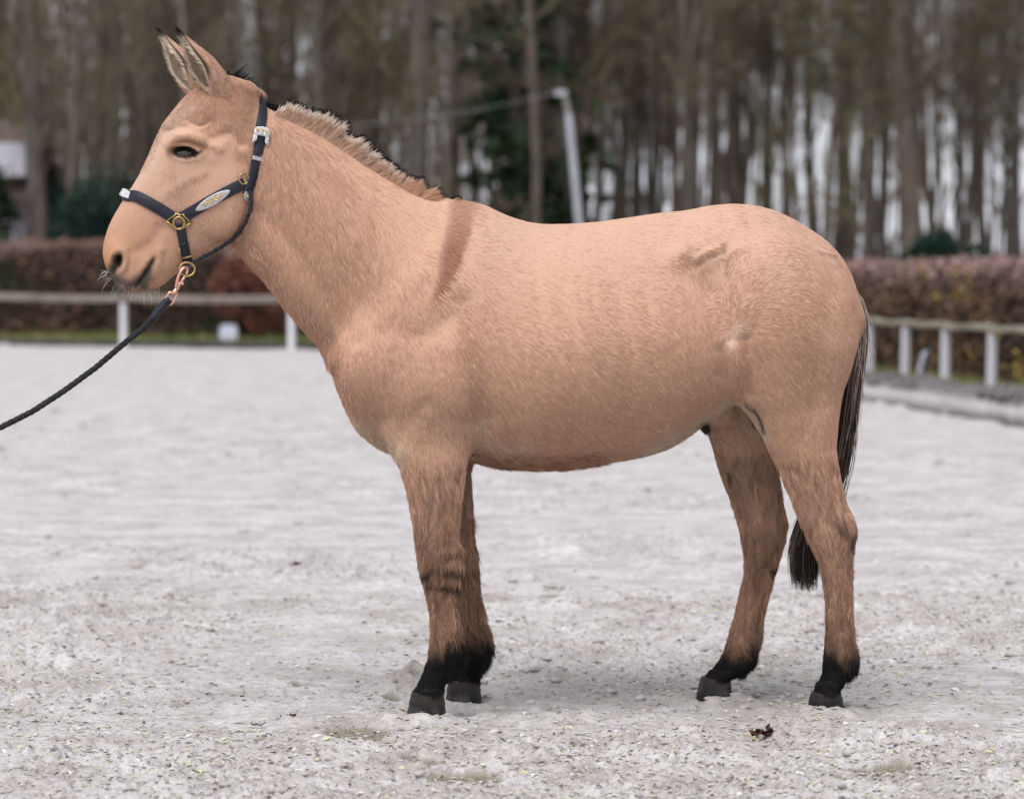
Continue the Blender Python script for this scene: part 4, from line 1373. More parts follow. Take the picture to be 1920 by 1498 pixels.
# legs
lg = (PY > 850) & ((PX < 930) | (PX > 1280)) & (BV[:, 2] < 0.72)
dirt = sstep(900, 1120, PY) * lg
c = mixc(c, (0.33, 0.195, 0.124), dirt * 0.78)
c = mixc(c, (0.17, 0.098, 0.062), lg * (sstep(0.5, 0.8, vnoise3(BV * np.array([22, 22, 9.0]), 6))) * dirt * 0.8)
inner = sstep(0.0, 0.06, BV[:, 1]) * sstep(0.40, 0.60, BV[:, 2]) * sstep(0.95, 0.78, BV[:, 2])
c = mixc(c, (0.33, 0.225, 0.15), inner * 0.55)
for pts, w, am in [([(790, 1072), (825, 1064), (858, 1062)], 6, .9), ([(800, 1092), (830, 1095), (850, 1090)], 7, .85), ([(822, 1045), (840, 1036), (866, 1026)], 5, .7), ([(812, 1118), (820, 1130)], 6, .5), ([(790, 938), (812, 934)], 7, .22), ([(835, 930), (856, 936)], 6, .22),
                   ([(1576, 985), (1598, 1000), (1602, 1018)], 9, .75), ([(1568, 978), (1580, 965)], 7, .4), ([(1456, 1060), (1452, 1068)], 6, .8), ([(1362, 880), (1370, 890)], 7, .4), ([(872, 1060), (886, 1066)], 7, .35)]:
    c = mixc(c, (0.035, 0.022, 0.016), gl(pts, w) * am * (0.6 + 1.2 * (nz4 + 0.5)) * lg)
thr = np.where(FARLEG & (PX < 1000), 1196, np.where(PX < 1000, 1212, np.where(FARLEG, 1212, 1222)))
thr = thr + 58 * (vnoise3(BV * np.array([42, 42, 7.0]), 14) - 0.5)
c = mixc(c, (0.075, 0.042, 0.028), sstep(-70, 0, PY - thr + 40 * nz4) * (BV[:, 2] < 0.35) * 0.6)
blk = sstep(-26, 12, PY - thr + 30 * nz4) * (BV[:, 2] < 0.3)
c = mixc(c, (0.012, 0.011, 0.011), blk)
c = mixc(c, (0.055, 0.048, 0.04), sstep(1285, 1325, PY) * (BV[:, 2] < 0.12) * (vnoise3(BV * 40, 9) > 0.55) * 0.7)
# whorl, scar, sheath
c = mixc(c, (0.66, 0.54, 0.44), gl([(1366, 652), (1372, 636), (1384, 622), (1388, 610)], 7) * 0.45)
c = mixc(c, (0.04, 0.03, 0.025), gl([(1397, 757), (1412, 765), (1422, 782), (1428, 803)], 3.5) * 0.9 * body)
c = mixc(c, (0.02, 0.017, 0.015), gb(1322, 801, 12, 9) * 1.4)
# face details
c = mixc(c, (0.24, 0.115, 0.06), gl([(320, 287), (328, 270), (350, 265), (384, 277)], 7) * 0.9)  # brown skin under the brow fold, the fold's shadow painted in with it
c = mixc(c, (0.36, 0.19, 0.11), gl([(322, 300), (318, 330), (325, 345)], 11) * 0.22)
c = mixc(c, (0.022, 0.018, 0.017), (1 - sstep(1.0, 1.30, er)) * body)
c = mixc(c, (0.02, 0.016, 0.015), gl([(368, 288), (378, 284)], 3) * 0.9)
c = mixc(c, (0.010, 0.008, 0.008), np.clip(nos * 5.0 - 1.6, 0, 1))
c = mixc(c, (0.085, 0.065, 0.058), gl([(207, 510), (220, 528), (242, 534), (258, 526)], 13) * 0.95 + gl([(213, 480), (211, 500)], 4) * 0.6)
c = mixc(c, (0.075, 0.062, 0.058), gl([(285, 493), (276, 513)], 6) * 0.9 + gl([(274, 516), (268, 536)], 11) * 0.95)
c = mixc(c, (0.012, 0.010, 0.010), gl([(287, 487), (275, 507), (264, 525), (255, 540)], 3.2) * 0.95)
c = mixc(c, (0.13, 0.10, 0.085), gb(268, 548, 26, 8) * 0.5)
c = c * (1 - 0.16 * (FARLEG & (PX < 1000) & (PY > 880)))[:, None]  # far foreleg darkened: its shade is put into the coat colour
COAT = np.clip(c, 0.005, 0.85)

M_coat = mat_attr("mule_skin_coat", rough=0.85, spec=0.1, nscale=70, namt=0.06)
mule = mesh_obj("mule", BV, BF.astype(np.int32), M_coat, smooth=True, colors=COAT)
mule.rotation_euler = (0, 0, PHI)
tag(mule, "dun mule with a brown shoulder stripe standing side on in a black halter", "mule")
BVH = BVHTree.FromPolygons([tuple(v) for v in BV], [tuple(int(i) for i in f) for f in BF])


def hit(px, py):
    d = Vector(lray(px, py)).normalized()
    loc, n, i, t = BVH.ray_cast(Vector(CAML), d)
    if loc is None: return None
    return np.array(loc), np.array(n)


# ---- eyes
m, nt, b = new_mat("dark_eye")
nn_ = nt.nodes.new("ShaderNodeTexNoise"); nn_.inputs["Scale"].default_value = 30
cr_ = nt.nodes.new("ShaderNodeValToRGB"); cr_.color_ramp.elements[0].color = (0.010, 0.006, 0.005, 1); cr_.color_ramp.elements[1].color = (0.045, 0.024, 0.016, 1)
nt.links.new(nn_.outputs[0], cr_.inputs[0]); nt.links.new(cr_.outputs[0], b.inputs["Base Color"])
b.inputs["Roughness"].default_value = 0.04; b.inputs["Specular IOR Level"].default_value = 0.5; b.inputs["Coat Weight"].default_value = 1.0; b.inputs["Coat Roughness"].default_value = 0.02
M_eye = m
h0 = hit(*EYE)
ep, en = h0
for s_ in (1, -1):
    bm = bmesh.new(); bmesh.ops.create_uvsphere(bm, u_segments=24, v_segments=16, radius=0.026)
    me = bpy.data.meshes.new("eye"); bm.to_mesh(me); bm.free(); me.materials.append(M_eye)
    me.polygons.foreach_set("use_smooth", np.ones(len(me.polygons), dtype=bool))
    q = ep + np.array([0, 1, 0]) * 0.0165
    eo = link("eye", me, mule); eo.location = (q[0], q[1] * s_, q[2]); eo.scale = (1.15, 1, 0.8)

LASH = []
for q in np.linspace(-0.9, 0.75, 46):
    a_ = EYE[0] + 23 * q; b_ = EYE[1] - 10.5 * math.sqrt(max(0, 1 - q * q)) + 2.3 * q
    h_ = hit(a_, b_)
    if h_ is not None: LASH.append(h_[0])

# ---- ears
M_ear = mat_attr("ear_coat", rough=0.85, spec=0.1, nscale=80, namt=0.12)
def ear(base, tip, open_dir, width):
    base, tip = np.array(base), np.array(tip)
    A_ = unit(tip - base); Ln = np.linalg.norm(tip - base)
    o_ = np.array(open_dir, float); o_ = unit(o_ - A_ * np.dot(o_, A_)); side_ = np.cross(A_, o_)
    nt_, na = 30, 27
    ts_ = np.linspace(-0.25, 1, nt_)
    rad_ = np.interp(ts_, [-0.25, 0, 0.2, 0.37, 0.56, 0.70, 0.84, 1.0], [0.75, 0.95, 1.0, 0.96, 0.70, 0.46, 0.23, 0.03]) * width
    opn = np.radians(np.interp(ts_, [-0.25, 0.0, 0.15, 0.35, 0.8, 1], [5, 10, 30, 50, 58, 66]))
    Vo, Vi, co, ci = [], [], [], []
    for t, rr_, op in zip(ts_, rad_, opn):
        bend = o_ * (0.004 * math.sin(math.pi * max(t, 0)) )
        for q in range(na):
            f = q / (na - 1) * 2 - 1
            a_ = f * (math.pi - op)
            dirv = -math.cos(a_) * o_ * 0.86 + math.sin(a_) * side_
            p = base + A_ * (t * Ln) + bend + dirv * rr_
            Vo.append(p); Vi.append(p - dirv * min(0.0045, rr_ * 0.35))
            edge = abs(f)
            col = np.array([0.49, 0.305, 0.21])
            tipw = sstep(0.76, 0.90, t); col = col * (1 - tipw) + tipw * np.array([0.02, 0.013, 0.010])
            ew = sstep(0.86, 0.95, edge) * sstep(0.1, 0.3, t); col2 = col * (1 - ew) + ew * np.array([0.055, 0.034, 0.022])
            co.append(col2)
            cin = np.array([0.46, 0.22, 0.12]) * (1 - sstep(0.12, 0.42, edge)) + np.array([0.85, 0.72, 0.58]) * sstep(0.12, 0.42, edge)
            cin = cin * (1 - tipw) + tipw * np.array([0.03, 0.02, 0.015])
            ci.append(cin)
    n_ = len(Vo); V = np.array(Vo + Vi); F = []
    for i in range(nt_ - 1):
        for q in range(na - 1):
            a0, a1, b0, b1 = i * na + q, i * na + q + 1, (i + 1) * na + q, (i + 1) * na + q + 1
            F.append((a0, a1, b1, b0)); F.append((n_ + a0, n_ + b0, n_ + b1, n_ + a1))
        for q in (0, na - 1):
            a0, b0 = i * na + q, (i + 1) * na + q
            F.append((a0, b0, n_ + b0, n_ + a0) if q == 0 else (a0, n_ + a0, n_ + b0, b0))
    F = np.array(F)
    N_ = normals(V, F)
    # orientation check on an outer back vertex
    k = (nt_ // 2) * na + na // 2
    if np.dot(N_[k], -o_) < 0:
        F = F[:, ::-1]; N_ = -N_
    C = np.array(co + ci)
    mesh_obj("ear", V, F.astype(np.int32), M_ear, mule, smooth=True, colors=C)
    inner_ = np.zeros(len(V), bool); inner_[n_:] = True
    return V, F, N_, C, A_, inner_, o_
EARS = [ear(U(409, 163, -0.050), U(334, 54, -0.085), (-0.80, -0.58, 0.1), 0.042),
        ear(U(372, 164, 0.040), U(299, 56, 0.070), (-0.82, -0.50, 0.1), 0.042)]

# ---- hooves
M_hoof = mat_attr("hoof_horn", rough=0.55, spec=0.22, nscale=45, namt=0.7)
def hoof(tl, tr_, bl, br, yl, hw):
    P = [U(*p, yl) for p in (tl, tr_, bl, br)]
    for p in P[2:]: p[2] = min(p[2], -0.006)
    rows, n_ = 12, 30
    V, F = [], []
    for i in range(rows):
        t = i / (rows - 1)
        L_, R_ = P[0] * (1 - t) + P[2] * t, P[1] * (1 - t) + P[3] * t
        cx_, hx_ = (L_ + R_) / 2, np.linalg.norm(R_ - L_) / 2
        rp = np.interp(t, [0, .15, .5, 1], [0.90, 0.97, 0.985, 1.0]) + (0.018 * math.sin(i * 2.1) if 0 < i < rows - 1 else 0)
        for q in range(n_):
            a_ = 2 * math.pi * q / n_
            ca, sa = math.cos(a_), math.sin(a_)
            x_ = ca * hx_ * (1.0 if ca < 0 else 0.97); w_ = hw * (0.80 + 0.26 * t)
            y_ = math.copysign(abs(sa) ** 0.85, sa) * w_ * (1 - 0.12 * max(ca, 0))
            zz_ = (L_[2] + (R_[2] - L_[2]) * (ca + 1) / 2)
            V.append((cx_[0] + x_ * rp, yl + y_ * rp, zz_))
    for i in range(rows - 1):
        for q in range(n_):
            F.append((i * n_ + q, (i + 1) * n_ + q, (i + 1) * n_ + (q + 1) % n_, i * n_ + (q + 1) % n_))
    F.append(tuple(range(n_))); F.append(tuple((rows - 1) * n_ + q for q in range(n_))[::-1])
    Vh = np.array(V); zt = np.clip(Vh[:, 2] / 0.07, 0, 1)
    cl_ = np.tile(np.array([[0.0105, 0.010, 0.0105]]), (len(Vh), 1))
    cl_ = mixc(cl_, (0.06, 0.038, 0.022), sstep(0.45, 0.8, zt) * 0.35 * (0.3 + vnoise3(Vh * np.array([25, 25, 140.0]), 2)))
    cl_ = mixc(cl_, (0.30, 0.27, 0.24), sstep(0.55, 0.75, vnoise3(Vh * 38, 5)) * sstep(0.9, 0.2, zt) * 0.16 + sstep(0.14, 0.0, zt) * 0.40 * vnoise3(Vh * 60, 6))
    return mesh_obj("hoof", V, F, M_hoof, mule, smooth=True, colors=cl_)
hoof((770, 1296), (835, 1296), (760, 1347), (838, 1345), -0.124, 0.052)
hoof((839, 1274), (900, 1272), (834, 1320), (907, 1316), 0.109, 0.052)
hoof((1520, 1297), (1578, 1294), (1511, 1342), (1586, 1340), -0.135, 0.050)
hoof((1313, 1268), (1372, 1272), (1304, 1305), (1374, 1308), 0.155, 0.050)

# ------------------------------------------------------------------ hair
def hair_material(name, rough=0.65, spec=0.12):
    m, nt, b = new_mat(name)
    at = nt.nodes.new("ShaderNodeAttribute"); at.attribute_name = "hair_tint"
    nt.links.new(at.outputs["Color"], b.inputs["Base Color"])
    b.inputs["Roughness"].default_value = rough
    b.inputs["Specular IOR Level"].default_value = spec
    return m
M_hair = hair_material("hair_strand")


def hair_obj(name, P, rad, col, parent, label=None):
    """P (n, k, 3) strands, rad (n, k), col (n, 3)"""
    n, k, _ = P.shape
    cu = bpy.data.hair_curves.new(name)
    cu.add_curves([k] * n)
    cu.attributes["position"].data.foreach_set("vector", P.astype(np.float32).ravel())
    ra = cu.attributes.get("radius") or cu.attributes.new("radius", 'FLOAT', 'POINT')
    ra.data.foreach_set("value", rad.astype(np.float32).ravel())
    ca = cu.attributes.new("hair_tint", 'FLOAT_COLOR', 'CURVE')
    cc = np.ones((n, 4), dtype=np.float32); cc[:, :3] = np.clip(col, 0.003, 0.95)
    ca.data.foreach_set("color", cc.ravel())
    cu.materials.append(M_hair)
    o = link(name, cu, parent)
    o["kind"] = "stuff"
    return o


FLOW = np.array([
    # head
    (330, 215, -.5, .85), (300, 290, -.45, .9), (265, 360, -.45, .9), (225, 430, -.35, .93), (205, 490, .1, 1), (250, 520, .4, .9), (300, 500, .5, .85), (380, 240, .2, .9), (345, 330, -.3, .95), (420, 370, .25, 1), (400, 440, .5, .8),
    (340, 430, .1, 1), (445, 170, .6, .8), (430, 240, .35, .95), (370, 190, -.2, .95), (400, 300, .3, .95), (470, 260, .3, 1),
    # neck and shoulder
    (520, 280, .25, 1), (600, 400, .30, 1), (540, 460, .15, 1), (560, 330, .3, 1), (560, 230, .85, .5), (620, 280, .75, .65), (720, 345, .85, .5), (700, 450, .35, .95), (660, 380, .5, .9), (490, 480, .0, 1), (600, 600, .35, 1), (650, 740, .35, .95), (700, 820, .45, .9),
    (760, 560, .5, .85), (720, 650, .4, .92), (830, 460, .75, .65), (830, 640, .5, .85), (800, 760, .35, .95), (870, 560, .8, .6), (860, 400, .9, .35),
    # barrel
    (950, 450, .93, .35), (1000, 600, .87, .5), (1050, 750, .75, .65), (940, 720, .62, .78), (920, 830, .45, .9), (1150, 500, .94, .32), (1180, 650, .9, .45), (1180, 790, .8, .55), (1100, 850, .7, .7), (1250, 440, .96, .2), (1250, 560, .95, .3), (1280, 720, .75, .65), (1000, 430, .97, .2),
    # flank whorl
    (1345, 555, -.65, .25), (1322, 506, .15, .95), (1308, 474, .9, .4), (1342, 466, .93, .25), (1305, 560, -.1, .9), (1318, 610, .2, .95), (1352, 600, -.75, -.1), (1372, 560, .15, -1), (1378, 500, .35, -.9), (1400, 590, .8, -.55), (1410, 520, .7, -.6), (1440, 475, .93, -.1), (1470, 560, .95, .1), (1405, 650, .85, .5), (1362, 650, -.3, .9), (1371, 690, .0, 1), (1376, 735, .0, 1), (1340, 690, .45, .9),
    # quarters and legs
    (1400, 410, .95, .2), (1480, 430, .9, .4), (1550, 520, .7, .7), (1500, 640, .85, .5), (1565, 660, .35, .95), (1450, 720, .7, .7), (1500, 820, .45, .9), (1540, 900, .4, .95),
    (1520, 980, .25, .97), (1570, 1100, .0, 1), (1580, 1230, .25, .97), (1540, 1290, -.25, .97), (1400, 900, .2, .98), (1430, 1030, .0, 1), (1400, 1150, -.1, 1), (1390, 1230, .2, .98), (1330, 1280, -.4, .9),
    (810, 900, .2, .98), (830, 1000, .1, 1), (830, 1120, .1, 1), (850, 1215, .3, .95), (800, 1275, -.3, .95), (880, 1000, .1, 1), (890, 1200, .3, .95), (870, 1280, -.1, 1)], float)


def flow_at(px, py):
    d = np.zeros((len(px), 2)); ws = np.zeros(len(px))
    for x, y, dx, dy in FLOW:
        w = 1.0 / (((px - x) ** 2 + (py - y) ** 2) + 120.0) ** 2
        d[:, 0] += w * dx; d[:, 1] += w * dy; ws += w
    return d / ws[:, None]


HLEN = np.full(len(BV), 0.019)
def hl(v, w):
    global HLEN
    w = np.clip(w, 0, 1); HLEN = HLEN * (1 - w) + v * w
hl(0.026, gl([(520, 290), (600, 400), (680, 520)], 90) * (PX > 450))
hl(0.024, gl([(560, 225), (700, 320), (840, 385)], 40))
hl(0.034, gl([(450, 452), (500, 520), (600, 640)], 24) * (PX > 440))
hl(0.026, gl([(660, 760), (720, 840)], 30))
hl(0.036, gl([(890, 860), (1000, 872), (1100, 868)], 14)); hl(0.024, gl([(890, 850), (1000, 865), (1150, 860), (1280, 815)], 20) * 0.7)
hl(0.026, gl([(900, 760), (930, 820)], 40))
hl(0.010, ((PX < 440) & (PY > 200) & (PY < 560)) * 1.0)
hl(0.008, ((PX < 330) & (PY > 420)) * 1.0)
hl(0.020, ((PX > 300) & (PX < 470) & (PY < 235)) * 1.0)
hl(0.018, gl([(420, 450), (460, 420)], 20) * (PX > 380))
hl(0.024, lg * 1.0)
hl(0.044, ((PX > 862) | ((PX < 870) & (PX > 852) & ~FARLEG)) * lg * (PY > 1010) * (PX < 930) * 1.0)
hl(0.036, lg * gl([(864, 1195), (866, 1235)], 16)); hl(0.036, lg * gl([(910, 1190), (912, 1240)], 16))
hl(0.038, lg * gl([(1604, 1215), (1605, 1245)], 16)); hl(0.038, lg * gl([(1414, 1215), (1412, 1245)], 16))
hl(0.012, ((BV[:, 2] < 0.17) & (PY > 1262)) * 1.0)
hl(0.005, (er < 2.4) * body * 1.0); hl(0.0, (er < 1.35) * body * 1.0); hl(0.0, (nos > 0.12) * 1.0); hl(0.0, (mo > 0.25) * 1.0)
LIFT = np.full(len(BV), 0.15)
BACK = lg * sstep(0.25, 0.7, BN[:, 0])
hl(0.036, BACK * sstep(990, 1060, PY) * (PX < 930)); hl(0.030, BACK * (PX > 1280) * sstep(1150, 1200, PY)); hl(0.012, (lg & (PY > 1243) & (BN[:, 0] < 0.3)) * 1.0); hl(0.014, (lg & (PY > 1262)) * 1.0)
HLEN = np.where((BV[:, 2] < 0.07), 0.010, HLEN)
LIFT += 0.45 * BACK * sstep(990, 1060, PY) + 0.25 * lg * sstep(0.3, 0.8, -BN[:, 0]) * (PY > 930)
LIFT += 0.75 * gl([(450, 452), (500, 520), (600, 640)], 18) + 0.12 * lg + 0.85 * (gl([(890, 862), (1050, 878), (1200, 860), (1300, 810)], 12)) + 0.5 * lg * (HLEN > 0.034) + 0.15 * ((PX > 300) & (PX < 470) & (PY < 235))
# hair in hollows stands off the skin a little more, so that it is not buried
KAP = ((lap(BV) - BV) * BN).sum(1) * 2 / VOX ** 2
for _ in range(12):
    KAP = 0.4 * KAP + 0.6 * lap(KAP[:, None])[:, 0]
LIFT += np.clip(KAP, 0, 45) * HLEN * 1.25
zero_ = HLEN < 0.003
for _ in range(14):
    HLEN = 0.5 * HLEN + 0.5 * lap(HLEN[:, None])[:, 0]; LIFT = 0.5 * LIFT + 0.5 * lap(LIFT[:, None])[:, 0]
HLEN[zero_] = 0
tips_pale = gl([(560, 225), (700, 320), (800, 370)], 30)


def grow(V, F, N_, C, flow, length, lift, count, seed, weight=None, wisp=None, k=4, r0=0.00050, tint=0.085, jitter=0.075, clumpy=1.0):
    r = np.random.default_rng(seed)
    if F.shape[1] == 4:
        T = np.concatenate([F[:, [0, 1, 2]], F[:, [0, 2, 3]]])
    else: T = F
    ar = 0.5 * np.linalg.norm(np.cross(V[T[:, 1]] - V[T[:, 0]], V[T[:, 2]] - V[T[:, 0]]), axis=1)
    if weight is not None: ar = ar * weight[T].mean(1)
    cdf = np.cumsum(ar); t = np.searchsorted(cdf, r.random(count) * cdf[-1]); t = np.minimum(t, len(T) - 1)
    u, v = r.random(count), r.random(count); fl = u + v > 1; u[fl], v[fl] = 1 - u[fl], 1 - v[fl]
    w = np.stack([1 - u - v, u, v], 1)
    I = T[t]
    def itp(a_): return (a_[I] * (w[..., None] if a_.ndim == 2 else w)).sum(1)
    P = itp(V); n = unit(itp(N_)); col = itp(C); fd = itp(flow); Lh = itp(length); lf = itp(lift)
    ok = Lh > 0.003
    P, n, col, fd, Lh, lf = P[ok], n[ok], col[ok], fd[ok], Lh[ok], lf[ok]; m_ = len(P)
    # wisps: neighbouring hairs swing together
    wp_ = np.ones(m_) if wisp is None else itp(wisp)[ok]
    cl = np.stack([vnoise3(P * 48, 11) - .5, vnoise3(P * 48, 12) - .5, vnoise3(P * 48, 13) - .5], 1) * 0.75 * clumpy * (np.clip(Lh / 0.02, 0.35, 1.7) * wp_)[:, None]
    d = unit(fd) + cl + r.standard_normal((m_, 3)) * jitter
    d = unit(d - n * (d * n).sum(1, keepdims=True))
    Lh = Lh * (0.65 + 0.6 * r.random(m_))
    s = np.linspace(0, 1, k)
    lf = np.minimum(lf * (0.5 + 0.7 * r.random(m_) + (0.3 + 0.6 * np.clip(wp_, 0, 1)) * r.random(m_) ** 6), 1.25)
    pts = P[:, None] + d[:, None] * (s[None, :, None] * Lh[:, None, None]) + n[:, None] * ((np.sin(lf)[:, None] * (s[None] - 0.55 * s[None] ** 2)) * Lh[:, None])[..., None] - n[:, None] * 0.0006
    pts[:, :, 2] -= (0.10 * Lh)[:, None] * s[None] ** 2
    rad = r0 * (0.75 + 0.5 * r.random((m_, 1))) * np.array([1.0, 0.95, 0.7, 0.2])[None, :k]
    st = vnoise3(P * np.array([230, 230, 230.0]), 21) - 0.5
    cc = col * (1 + tint * r.standard_normal((m_, 1)) + (clumpy * st * (0.06 + 0.42 * wp_))[:, None])
    st2 = vnoise3(P * np.array([120, 120, 16.0]), 22) - 0.5
    cc = cc * (1 + 0.85 * st2 * np.clip(wp_ - 0.5, 0, 1) * (wisp is not None))[:, None]
    return pts, rad, cc, P


fl2 = flow_at(PX, PY)
FL3 = np.stack([fl2[:, 0], np.zeros(len(BV)), -fl2[:, 1]], 1)
seen = np.where(BV[:, 1] < 0.03, 1.0, 0.28) + 0.8 * FARLEG
seen = seen * np.where((PX < 470) & (PY < 560), 1.8, 1.0) * np.where(lg, 1.4, 1.0)
WISP = 0.06 + 1.35 * lg + 0.7 * gl([(520, 300), (600, 400), (690, 520)], 90) * (PX > 455) + 0.7 * gl([(900, 780), (930, 840)], 60)
for _ in range(60):
    WISP = 0.4 * WISP + 0.6 * lap(WISP[:, None])[:, 0]
pts, rad, cc, P = grow(BV, BF, BN, COAT, FL3, HLEN, LIFT, 340000, 31, seen, WISP)
FR = []
def fringe(mask, flow, length, lift, count, seed, tint=None, cl=1.6, r0=0.0005):
    mask = np.clip(mask, 0, 1)
    C_ = COAT if tint is None else COAT * np.array(tint)
    FR.append(grow(BV, BF, BN, C_, np.tile(np.array(flow, float), (len(BV), 1)), np.broadcast_to(np.asarray(length, float), (len(BV),)).copy(), np.full(len(BV), lift), count, seed, mask * (mask > 0.12), None, r0=r0, clumpy=cl, jitter=0.3)[:3])
mid_ = np.exp(-(BV[:, 1] / 0.16) ** 2)
low = sstep(-0.35, -0.8, BN[:, 2])
fringe(gl([(890, 862), (1050, 876), (1110, 868)], 16) * low, (0.8, 0, -0.6), 0.026 + 0.014 * vnoise3(BV * 25, 8), 0.85, 6000, 51, (0.75, 0.66, 0.6))
fringe(gl([(1110, 868), (1200, 854), (1300, 806), (1366, 757)], 14) * low, (0.8, 0, -0.4), 0.014, 0.8, 4500, 52)
thr_ = gl([(450, 452), (488, 505), (536, 568), (597, 636), (622, 664)], 15) * sstep(0.15, 0.6, -BN[:, 0]) * mid_
fringe(thr_, (0.1, 0, -1), 0.020 + 0.02 * gl([(450, 452), (470, 480)], 20), 0.75, 6500, 53, (1.05, 1.05, 1.05))
fringe(gl([(634, 715), (660, 785), (705, 832), (738, 850)], 14), (0.3, 0, -1), 0.020, 0.7, 4500, 54)
fringe(lg * sstep(0.2, 0.6, BN[:, 0]) * sstep(900, 1040, PY) * (PX < 930) * (PY < 1190), (0.15, 0, -1), 0.025 + 0.02 * (vnoise3(BV * 30, 9) - 0.4), 0.42, 6500, 55, (0.9, 0.85, 0.8))
fringe(lg * sstep(0.2, 0.6, BN[:, 0]) * (PX > 1280) * sstep(1020, 1120, PY) * (PY < 1200), (0.1, 0, -1), 0.022, 0.38, 3500, 56, (0.95, 0.9, 0.88))
fringe(lg * sstep(0.1, 0.5, -BN[:, 0]) * (PX > 1280) * (PY > 900) * (PY < 1130), (0.1, 0, -1), 0.016, 0.4, 3000, 57)
fringe(lg * (~FARLEG) * (PX < 930) * gl([(860, 1060), (857, 1120), (861, 1190)], 9), (0.1, 0, -1), 0.026, 0.3, 2200, 61, (1.25, 1.25, 1.2))
fet = lg * sstep(0.0, 0.5, BN[:, 0]) * (gl([(866, 1195), (866, 1245)], 20) + gl([(912, 1180), (910, 1245)], 20) + gl([(1603, 1200), (1606, 1255)], 18) + gl([(1424, 1195), (1414, 1250)], 20))
fringe(fet, (0.35, 0, -1), 0.032 + 0.015 * (vnoise3(BV * 40, 7) - 0.4), 0.40, 7000, 58, (0.9, 0.9, 0.9), 2.0, 0.0007)
fringe(gl([(345, 182), (300, 240), (270, 310)], 8) * sstep(0.3, 0.7, -BN[:, 0]), (-0.4, 0, -0.9), 0.009, 0.6, 1500, 59)
sh = [] + FR
for V_, F_, N_, C_, A_, inn, o_ in EARS:
    Lv = np.where(inn, 0.020, 0.012); lf_ = np.where(inn, 0.55, 0.25)
    fl_ = np.tile(A_, (len(V_), 1)) + np.where(inn[:, None], o_[None] * 0.6, 0)
    sh.append(grow(V_, F_, N_, C_, fl_, Lv, lf_, 9000, 41, None, tint=0.14))
pts = np.concatenate([pts] + [q[0] for q in sh]); rad = np.concatenate([rad] + [q[1] for q in sh]); cc = np.concatenate([cc] + [q[2] for q in sh])
hair_obj("coat_fur", pts, rad, cc, mule)

# ---- roached mane: a dark stripe between two pale sides
def crest(t):
    """point of the crest line, by photo tracing"""
    xs_ = [424, 440, 458, 474, 486, 515, 560, 600, 640, 680, 720, 760, 800, 840, 868]
    ys_ = [136, 143, 155, 168, 186, 206, 222, 241, 266, 296, 322, 346, 368, 383, 386]
    i = t * (len(xs_) - 1)
    return np.interp(i, np.arange(len(xs_)), xs_), np.interp(i, np.arange(len(xs_)), ys_)


def mane(n, side, seed):
    r = np.random.default_rng(seed)
    t = r.random(n)
    if side == 0: t = np.where(r.random(n) < 0.02, r.random(n) * 0.28, np.where(t < 0.28, 0.3 + 0.7 * r.random(n), t))
    if side != 0: t = 0.36 + 0.62 * t
    px, py = crest(t)
    base = np.array([U(a_, b_ + 6) for a_, b_ in zip(px, py)])
    tx = U(760, 346) - U(600, 241)
    tl = unit(np.stack([np.gradient(np.interp(np.linspace(0, 1, 200), np.linspace(0, 1, 200), [crest(q)[0] for q in np.linspace(0, 1, 200)])), -np.gradient([crest(q)[1] for q in np.linspace(0, 1, 200)])], 1))
    tg = tl[(t * 199).astype(int)]
    tg3 = np.stack([tg[:, 0], np.zeros(n), tg[:, 1]], 1)
    up = np.stack([-tg[:, 1], np.zeros(n), tg[:, 0]], 1)
    Lm = np.interp(t, [0, .08, .2, .28, .34, .37, .42, .55, .7, .85, .95, 1.0], [.010, .026, .024, .012, .012, .036, .044, .042, .038, .032, .022, .010]) * (0.75 + 0.35 * r.random(n)) * (0.35 + 0.75 * vnoise(t * 34, t * 0, 3) + 0.65 * vnoise(t * 120, t * 0 + 2, 4))
    if side == 0:
        y0 = r.standard_normal(n) * 0.006; lat = np.stack([0 * t, r.standard_normal(n) * 0.06, 0 * t], 1)
        Lm = Lm * (1.06 + np.where(t < 0.3, 0.5 * r.standard_normal(n), 0)).clip(0.4, 1.7)
        col = np.array([[0.012, 0.010, 0.010]]) * (0.6 + 0.9 * r.random((n, 1)))
        tr = sstep(0.45, 0.30, t)
        col = col + 0 * tr[:, None]
    else:
        y0 = side * (0.012 + 0.020 * r.random(n) ** 0.8); lat = np.stack([0 * t, side * (0.02 + 0.16 * r.random(n)), 0 * t], 1)
        Lm = Lm * (0.97 - 12 * (np.abs(y0) - 0.012)) 
        base = base - up * (np.abs(y0)[:, None] - 0.012) * 0.9
        col = np.array([[0.76, 0.64, 0.54]]) * (0.72 + 0.45 * r.random((n, 1)))
        dk = (r.random((n, 1)) < 0.16 + 0.5 * sstep(0.6, 0.9, t)[:, None]) | (np.abs(y0)[:, None] > 0.024); col = np.where(dk, np.array([[0.56, 0.36, 0.25]]) * (0.7 + 0.4 * r.random((n, 1))), col)
        g_ = sstep(0.62, 0.95, t)[:, None]; col = col * (1 - g_) + g_ * np.array([[0.56, 0.33, 0.2]])
    base[:, 1] += y0
    clump = (vnoise(t * 160, t * 0, 5) - .5)[:, None] * tg3 * 1.0
    d = up + lat + clump + tg3 * (0.18 + 0.10 * r.standard_normal((n, 1))) + r.standard_normal((n, 3)) * 0.04
    s = np.array([0, 0.4, 0.75, 1.0])
    P = base[:, None] + d[:, None] * (s[None, :, None] * Lm[:, None, None]) + tg3[:, None] * (0.12 * s[None, :, None] ** 2 * Lm[:, None, None])
    rad = 0.0007 * np.ones((n, 1)) * np.array([[1, 1, 0.8, 0.35]])
    return P, rad, col
ms = [mane(9000, 0, 1), mane(11000, -1, 2), mane(8000, 1, 3)]
